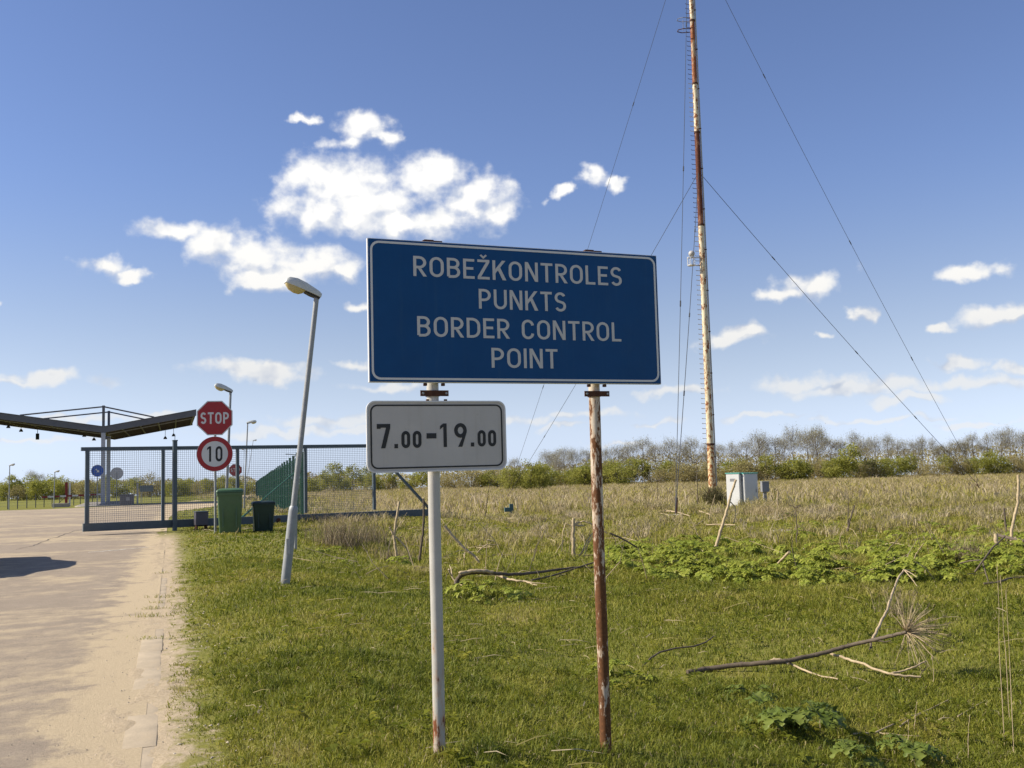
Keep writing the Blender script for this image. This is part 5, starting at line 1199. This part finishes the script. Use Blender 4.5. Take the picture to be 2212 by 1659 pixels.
fallen('pale forked twigs lying low at the right', [c9(1140, 1372), c9(1290, 1362), c9(1400, 1310), c9(1490, 1265), c9(1560, 1245), c9(1640, 1210), c9(1740, 1160)], .006, .004, STALK, [.02] * 7, (([c9(1300, 1362), c9(1400, 1385), c9(1480, 1408)], [.02] * 3, .005, .003, STALK), ([c9(1440, 1325), c9(1500, 1280), c9(1570, 1245)], [.03] * 3, .005, .004, STALK), ([c9(1290, 1360), c9(1420, 1375), c9(1560, 1385)], [.02] * 3, .004, .002, STALK)))
fallen('thin straight straw lying at the far right foreground', [c9(1800, 1262), c9(1880, 1215), c9(1975, 1160)], .005, .003, STALK, [.02] * 3)
fallen('dark stem lying across the right end of the green patch', [c6(1890, 1510), c6(2000, 1500), c6(2100, 1465), c6(2230, 1455)], .018, .014, STALKD, [.03] * 4)
fallen('grey stem lying in the green patch under the pale stump', [c6(1820, 1415), c6(1880, 1330), c6(1960, 1220), c6(2060, 1130)], .014, .010, STALKD, [.1, .25, .4, .55], (([c6(1880, 1330), c6(1905, 1420), c6(1935, 1520)], [.25, .12, .03], .012, .006, STALKD), ([c6(1700, 1345), c6(1780, 1325), c6(1860, 1320)], [.1, .18, .24], .012, .01, STALKD)))
fallen('dark pole lying at the right edge behind the stump', [c6(2005, 1120), c6(2080, 1140), c6(2220, 1170)], .03, .03, STALKD, [.25] * 3, (([c6(2140, 1140), c6(2180, 1180), c6(2220, 1215)], [.25, .2, .1], .015, .01, STALK),))
fallen('straw coloured stem lying inside the green patch', [c6(1090, 1295), c6(1200, 1312), c6(1310, 1290)], .016, .012, STALK, [.12] * 3, (([c6(1090, 1290), c6(1150, 1210), c6(1240, 1115)], [.1, .3, .5], .010, .006, STALKD), ([c6(1310, 1370), c6(1350, 1270), c6(1410, 1185)], [.1, .3, .5], .012, .006, STALK)))
fallen('short pale splinter at the left end of the green patch', [c6(245, 1345), c6(290, 1300), c6(335, 1255)], .016, .022, STALK, [.1, .2, .3])
fallen('grey stick in front of the mast foot', c and [c7(1925, 632), c7(2030, 610), c7(2130, 632), c7(2100, 735)] if False else [c7(1925, 632), c7(2030, 628), c7(2128, 632)], .018, .012, STALK, [.05, .07, .08])
fallen('pale stick crossing left of the leaning pale stalk', [c7(1800, 668), c7(1850, 635), c7(1900, 602)], .014, .012, STALK, [.05] * 3)
fallen('bundle of pale reeds by the front guy anchor', [c7(1590, 545), c7(1650, 530), c7(1730, 545), c7(1810, 570)], .022, .014, STALK, [.1, .16, .12, .06], (([c7(1600, 550), c7(1660, 560), c7(1720, 565)], [.1, .12, .08], .014, .01, STALK), ([c7(1595, 535), c7(1680, 540), c7(1770, 548)], [.12, .15, .1], .014, .01, STALK)))
fallen('pale planks lying left of the mast foot', [c7(1825, 522), c7(1890, 540), c7(1955, 562)], .03, .026, STALK, [.08] * 3, (([c7(1850, 530), c7(1900, 520), c7(1950, 560)], [.1, .16, .08], .02, .02, STALK),))
fallen('thin reed lying at the left behind the white post', [c7(100, 890), c7(230, 870), c7(380, 850), c7(520, 825)], .009, .006, STALK, [.02] * 4)
fallen('short log lying before the teal post', [c7(535, 588), c7(600, 588), c7(675, 582)], .035, .03, STALK, [.02] * 3)
fallen('broken reed in the field right of the teal post', [c7(862, 515), c7(890, 532), c7(930, 555)], .025, .014, STALK, [.2, .12, .03])

def stone(label, x, y, w, h, mat):
    p = G(x, y); k = p.y / FPX; g = random.Random(int(x)); bm = bmesh.new(); bmesh.ops.create_icosphere(bm, subdivisions=2, radius=1)
    for v in bm.verts: v.co = Vector((v.co.x * w * k / 2, v.co.y * w * k / 2.4, v.co.z * h * k / 2)) * (1 + g.uniform(-.14, .14))
    me = bpy.data.meshes.new('stone'); bm.to_mesh(me); bm.free(); me.materials.append(mat); o = link('stone', me); o.location = (p.x, p.y, p.z + h * k * .2); tag(o, label, 'stone')
stone('pale stone in the dry grass left of the teal post', c7(455, 490)[0], c7(455, 500)[1], 22, 13, CONCRETE)
stone('flat pale stone on the grass above the fallen hogweed', c9(1060, 450)[0], c9(1060, 452)[1], 18, 6, CONCRETE)
stone('pale rubble heap in front of the meter box', c6(280, 1098)[0], c6(280, 1098)[1], 44, 9, CONCRETE)
stone('white stone in the lawn left of the white post', 760, 1268, 5, 4, CONCRETE)
stone('reddish crumb in the lawn above the right edge twigs', c9(1845, 885)[0], c9(1845, 885)[1], 6, 5, CONCRETE)
stone('dark mound at the right guy anchor', c6(2005, 812)[0], c6(2005, 812)[1], 32, 12, M('dark_soil_mound', (.07, .06, .035), .95))

# dry brush before the gate beam and other wiry clumps
def brush(label, x, y, rx, n, h, seed, mat=BROWNL, w=.006):
    p = G(x, y); k = p.y / FPX; g = np.random.default_rng(seed); r = rx * k
    px = g.normal(0, r * .5, n); py = g.normal(0, r * .5, n); z = terrain(p.x + px, p.y + py) - p.z; root = np.stack([px, py, z], -1)
    t = thing('dry_brush', label, 'dry plant', p, 0, 'clumps of dry weeds'); link('stems', blades('stems', root, h * g.uniform(.4, 1.2, n), np.full(n, w), g.uniform(.2, .9, n), g.uniform(.1, 1, n), mat, seed), t)['kind'] = 'stuff'
    co, q, tn = [], [], []
    rr = g.integers(0, n, n); hh = g.uniform(.3, .95, n) * h; nr = root[rr] + np.stack([g.normal(0, .05, n), g.normal(0, .05, n), hh], -1); link('twigs', blades('twigs', nr, h * g.uniform(.1, .35, n), np.full(n, w * .7), g.uniform(.5, 2, n), g.uniform(.2, 1, n), mat, seed + 1), t)['kind'] = 'stuff'
BRUSHM = leafmat('dry_brush_stems', [(0, (.10, .075, .045)), (.5, (.22, .17, .10)), (1, (.40, .31, .20))], trans=.1)
brush('reddish brown dry brush in front of the gate beam', 735, 1178, 62, 700, .62, 61, BRUSHM)
brush('smaller dry brush right of the main brush', 800, 1172, 45, 350, .5, 62, BRUSHM)
brush('low dry weeds left of the white post', 850, 1212, 50, 260, .28, 63, BRUSHM)
brush('straw tuft in front of the grey meter box', 1655, 1117, 45, 420, .50, 64, DRYG, .014)
brush('dark scrub at the foot of the mast', 1543, 1095, 26, 600, .95, 65, leafmat('mast_scrub', [(0, (.045, .04, .02)), (.6, (.10, .09, .035)), (1, (.20, .18, .07))], trans=.2), .022)
brush('straw tuft right of the meter box', 1690, 1120, 50, 300, .35, 66, DRYG, .014)
brush('wiry weed clump in the right end of the patch', 2090, 1215, 36, 220, .4, 67, BRUSHM)
brush('fine dry weed clump behind the umbel of the fallen hogweed', 1935, 1330, 40, 120, .4, 68, BRUSHM, .003)
for i, (x, y, hpx) in enumerate(((2169, 1610, 370), (2190, 1625, 330), (2180, 1560, 300), (2090, 1640, 90), (1960, 1640, 80), (2016, 1480, 60), (1975, 1580, 60), (1770, 1590, 60))):
    B = G(x, y); k = B.y / FPX; t = thing('dry_reed', ('tallest thin reed at the lower right edge', 'second tall thin reed, rightmost at the lower right edge', 'third tall reed, between the two at the lower right edge', 'short dry reed near the lower right edge', 'short dry reed by the bright leafy weed', 'short dry reed under the umbel', 'short dry reed above the bottom weeds', 'short dry reed beside the large foreground hogweed')[i], 'reed', B, 0, 'thin reeds in the right foreground'); h = hpx * k
    MB().tube(jag([(0, 0, -.02), (.01, .0, h * .5), (.03 - .012 * (i % 3), 0, h)], 4, .002, i), [.0022] * 5 + [.0012] * 4, 4, False).build('stem', STALK, t); MB().tube([(.028 - .012 * (i % 3), 0, h * .96), (.03 - .012 * (i % 3), 0, h * 1.02)], [.003, .001], 5).build('seed_head', STALK, t)

# ------------------------------------------------------------------ trees
def crown_clumps(seed, n_cl, per, rx, rz, zc, leaf, flat=.85):
    g = np.random.default_rng(seed); d = g.normal(0, 1, (n_cl, 3)); d /= np.linalg.norm(d, axis=1)[:, None]; r = g.uniform(.35, 1, n_cl) ** .6
    c = d * r[:, None] * np.array([rx, rx, rz]) + np.array([0, 0, zc]); c[:, 0] += g.normal(0, rx * .15, n_cl); c[:, 2] = np.maximum(c[:, 2], .05)
    ct = np.clip(.5 + .22 * g.normal(0, 1, n_cl), 0, 1); n = n_cl * per; cid = np.repeat(np.arange(n_cl), per)
    p = c[cid] + g.normal(0, 1, (n, 3)) * np.array([rx, rx, rz * flat]) * .17
    a = g.normal(0, 1, (n, 3)); a /= np.linalg.norm(a, axis=1)[:, None]; b = np.cross(a, g.normal(0, 1, (n, 3))); b /= np.linalg.norm(b, axis=1)[:, None]
    s = (leaf * g.uniform(.5, 1.3, n))[:, None]; co = np.stack([p - a * s, p + b * s * .55, p + a * s, p - b * s * .55], 1).reshape(-1, 3); i = np.arange(n) * 4
    return co, np.stack([i, i + 1, i + 2, i + 3], -1), np.repeat(np.clip(ct[cid] + g.normal(0, .12, n), 0, 1), 4)
def stems_mesh(seed, kind):
    g = random.Random(seed); m = MB()
    if kind == 'shrub':
        for i in range(7):
            a = g.uniform(0, 6.28); r = g.uniform(.1, .33); m.tube([(0.03 * math.cos(a), .03 * math.sin(a), -.03), (r * .5 * math.cos(a), r * .5 * math.sin(a), .35), (r * math.cos(a), r * math.sin(a), g.uniform(.6, .85))], [.010, .007, .003], 5, False)
    else:
        m.tube([(0, 0, -.03), (g.gauss(0, .012), g.gauss(0, .012), .35), (g.gauss(0, .02), g.gauss(0, .02), .7), (g.gauss(0, .02), g.gauss(0, .02), .95)], [.011, .009, .005, .0015], 6, False)
        for i in range(26):
            z = g.uniform(.30, .86); a = g.uniform(0, 6.28); L = (.27 - .26 * abs(z - .52)) * g.uniform(.6, 1.1); e = (L * math.cos(a) * .72, L * math.sin(a) * .72, z + L * .7); m.tube([(0, 0, z), (e[0] * .5, e[1] * .5, z + L * .28), e], [.0032, .0022, .0008], 4, False)
    return m.mesh('trunk', BARK)
def twig_crown(seed, n=1500, leafy=.9):
    """fine twigs filling an oval crown, finer and denser outward"""
    g = np.random.default_rng(seed); nc = 26; c = g.normal(0, 1, (nc, 3)); c /= np.linalg.norm(c, axis=1)[:, None]; c *= (g.uniform(.3, 1, nc) ** .5)[:, None]
    c = c * np.array([.17, .17, .25]) + np.array([0, 0, .71]); i = g.integers(0, nc, n); p = c[i] + g.normal(0, 1, (n, 3)) * np.array([.05, .05, .055])
    d = p - np.array([0, 0, .40]); d /= np.linalg.norm(d, axis=1)[:, None]; d = d + g.normal(0, .45, (n, 3)); d[:, 2] += .4; d /= np.linalg.norm(d, axis=1)[:, None]; L = g.uniform(.04, .10, n)[:, None]; s = np.cross(d, g.normal(0, 1, (n, 3))); s /= np.linalg.norm(s, axis=1)[:, None]
    co = np.stack([p - s * .0017, p + s * .0017, p + d * L], 1).reshape(-1, 3); j = np.arange(n) * 3; tri = np.stack([j, j + 1, j + 2], -1); tn = np.repeat(g.uniform(0, .75, n), 3)
    m = int(n * leafy); q = (p + d * L)[:m] + g.normal(0, .02, (m, 3)); a = g.normal(0, 1, (m, 3)); b = g.normal(0, 1, (m, 3)); co2 = np.stack([q - a * .0055, q + b * .0055, q + a * .0055], 1).reshape(-1, 3); o = len(co)
    return np_mesh('crown', np.concatenate([co, co2]), None, np.concatenate([tri, o + np.stack([np.arange(m) * 3, np.arange(m) * 3 + 1, np.arange(m) * 3 + 2], -1)]), np.concatenate([tn, np.repeat(g.uniform(.8, 1, m), 3)]), [TWIG])
PROT = {'green': [], 'brown': [], 'bare': [], 'tree': [], 'conifer': []}
for i in range(5):
    co, q, tn = crown_clumps(300 + i, 60, 55, .42, .47, .47, .026); PROT['green'].append((stems_mesh(i, 'shrub'), np_mesh('crown', co, q, None, tn, [WILLOW])))
    co, q, tn = crown_clumps(320 + i, 60, 48, .44, .46, .46, .022); PROT['brown'].append((stems_mesh(20 + i, 'shrub'), np_mesh('crown', co, q, None, tn, [BROWNL])))
    PROT['bare'].append((stems_mesh(40 + i, 'tree'), twig_crown(60 + i)))
    co, q, tn = crown_clumps(340 + i, 40, 40, .26, .36, .60, .024); PROT['tree'].append((stems_mesh(80 + i, 'tree'), np_mesh('crown', co, q, None, tn, [WILLOW])))
def conifer_mesh(seed):
    g = np.random.default_rng(seed); n = 1100; z = g.uniform(.08, 1, n); r = (.24 * (1 - z) + .01) * g.uniform(.3, 1, n); a = g.uniform(0, 6.28, n); p = np.stack([r * np.cos(a), r * np.sin(a), z - r * .35], -1)
    u = g.normal(0, 1, (n, 3)); v = g.normal(0, 1, (n, 3)); co = np.stack([p - u * .014, p + v * .012, p + u * .014], 1).reshape(-1, 3); j = np.arange(n) * 3; return np_mesh('crown', co, None, np.stack([j, j + 1, j + 2], -1), np.repeat(g.random(n), 3), [CONIF])
for i in range(2): PROT['conifer'].append((stems_mesh(140 + i, 'tree'), conifer_mesh(i)))
tr_rng = random.Random(2024)
OC = {}
NAMES = {'green': 'willow_shrub', 'brown': 'budding_shrub', 'bare': 'bare_tree', 'tree': 'birch_tree', 'conifer': 'spruce_tree'}
def tree(kind, x, Y, top_y, label, group, wide=1.0):
    p = AT(x, 1000, Y); z = tz(p.x, p.y); T = AT(x, top_y, Y); h = max(1.2, T.z - z); tm, cm = tr_rng.choice(PROT[kind])
    t = thing(NAMES[kind], label, 'shrub' if 'shrub' in NAMES[kind] else 'tree', (p.x, p.y, z - .1), tr_rng.uniform(0, 6.28), group); w = wide * tr_rng.uniform(.85, 1.15)
    S_ = Matrix.Diagonal((h * w, h * w, h, 1)); link('trunk', tm, t, S_); link('crown', cm, t, S_); return t
prof_x = [-200, 0, 60, 110, 200, 300, 400, 450, 500, 560, 640, 680, 720, 770, 810, 850, 900, 1000, 1080, 1200, 1290, 1340, 1450, 1560, 1700, 1820, 1900, 2050, 2212, 2400]
prof_y = [1040, 1038, 1032, 1034, 1040, 1036, 1034, 1030, 1040, 1044, 1044, 1030, 1018, 1024, 1018, 1026, 1032, 1024, 1018, 1008, 990, 1000, 994, 998, 994, 984, 994, 990, 984, 978]
x = -160.0
while x < 2380:
    ty = float(np.interp(x, prof_x, prof_y)) + tr_rng.gauss(0, 8); Y = tr_rng.uniform(196, 214)
    kind = tr_rng.choice(['green', 'green', 'brown', 'brown', 'brown', 'tree']) if x > 900 else tr_rng.choice(['green', 'green', 'brown', 'tree'])
    if x < 560: lab, gr = ('green and budding shrub of the thicket left of the gate', 'thicket on the left') if kind != 'tree' else ('slim young tree of the thicket left of the gate', 'young trees on the left')
    elif x < 1090: lab, gr = ('shrub of the tree line between gate and sign posts', 'tree line behind the sign') if kind != 'tree' else ('slim pale green tree between gate and sign posts', 'young trees behind the sign')
    else: lab, gr = (('bright green shrub in the hedge along the far right field', 'green shrubs on the right') if kind == 'green' else ('slim pale green tree rising from the hedge along the far right field', 'young trees on the right') if kind == 'tree' else ('brownish budding shrub in the hedge along the far right field', 'budding shrubs on the right'))
    OC[gr] = OC.get(gr, 0) + 1; tree(kind, x, Y, ty - (14 if kind == 'tree' else 0), lab + ', ' + ordinal(OC[gr]) + ' from left', gr, tr_rng.uniform(1.0, 1.7) if kind != 'tree' else 1.1); x += tr_rng.uniform(12, 21)
x = 1180.0; nb = 1
while x < 2380:
    ty = float(np.interp(x, [1180, 1280, 1330, 1350, 1500, 1560, 1650, 1740, 1770, 1800, 1900, 2050, 2100, 2212, 2400], [990, 985, 990, 968, 962, 975, 960, 940, 936, 952, 958, 960, 955, 945, 940])) + tr_rng.gauss(0, 5)
    tree('bare', x, tr_rng.uniform(224, 246), ty - 14, 'bare grey tree behind the right hedge, ' + ordinal(nb) + ' counting right from the hours plate', 'bare trees on the right', tr_rng.uniform(.85, 1.25)); x += tr_rng.uniform(17, 33); nb += 1
for x, ty, lab in ((1112, 990, 'faint bare tree beside the round green bushes'), (1207, 986, 'bare tree right of the round green bushes'), (68, 1018, 'broad bare tree over the left thicket'), (85, 1024, 'second bare tree over the left thicket'), (1050, 1018, 'bare tree hidden partly by the hours plate'), (1640, 935, 'tall bare tree right of the mast'), (1765, 928, 'tallest bare tree of the right row')): tree('bare', x, 226, ty, lab, 'single bare trees', 1.2)
for x, ty, lab in ((700, 1018, 'pale green birch above the sheds, left one'), (720, 1022, 'pale green birch above the sheds, middle one'), (742, 1028, 'pale green birch above the sheds, right one'), (800, 1020, 'pale green birch left of the last gate upright'), (445, 1030, 'pale birch behind the stop sign post'), (478, 1024, 'pale birch behind the tall bin')): tree('tree', x, 188, ty, lab, 'single birches', 1.1)
for x, ty, lab in ((1097, 1004, 'round bright green bush in the field, left one'), (1140, 992, 'round bright green bush in the field, middle one'), (1168, 993, 'round bright green bush in the field, right one')): tree('green', x, 150, ty, lab, 'round green bushes', .95)
for x, ty, lab in ((1660, 985, 'dark spruce top behind the hedge right of the cabinets'), (1290, 1000, 'dark spruce top behind the rusty post'), (1850, 990, 'dark spruce top behind the right hedge'), (2060, 985, 'darkest spruce behind the right guy ropes')): tree('conifer', x, 232, ty, lab, 'dark spruces', 1.1)
def far_wood():
    g = np.random.default_rng(8); n = 60000; px = g.uniform(-260, 2460, n); Y = g.uniform(255, 300, n); d = np.array([ray(a, 1000) for a in np.linspace(-260, 2460, 60)]); xs_ = np.interp(px, np.linspace(-260, 2460, 60), d[:, 0] / d[:, 1]) * Y
    top = np.interp(px, [-260, 560, 900, 1200, 1400, 1800, 2460], [4.2, 4.0, 4.4, 6.0, 7.0, 7.4, 7.6]) + 1.6 * (fbm(px * .03, px * 0, 5) - .5) * 2; z = terrain(xs_, Y) + top * g.random(n) ** .8
    p = np.stack([xs_, Y, z], -1); a = g.normal(0, 1, (n, 3)) * .16; b = g.normal(0, 1, (n, 3)) * .13; co = np.stack([p - a, p + b, p + a, p - b], 1).reshape(-1, 3); i = np.arange(n) * 4
    o = link('far_wood', np_mesh('far_wood', co, np.stack([i, i + 1, i + 2, i + 3], -1), None, np.repeat(np.clip(fbm(px * .05, px * 0 + 3, 6) + g.normal(0, .15, n), 0, 1), 4), [BROWNL])); tag(o, 'brownish far wood closing the view behind the hedges', None, None, 'stuff')
far_wood()
print('polys', sum(len(o.data.polygons) for o in scn.objects if o.type == 'MESH'))
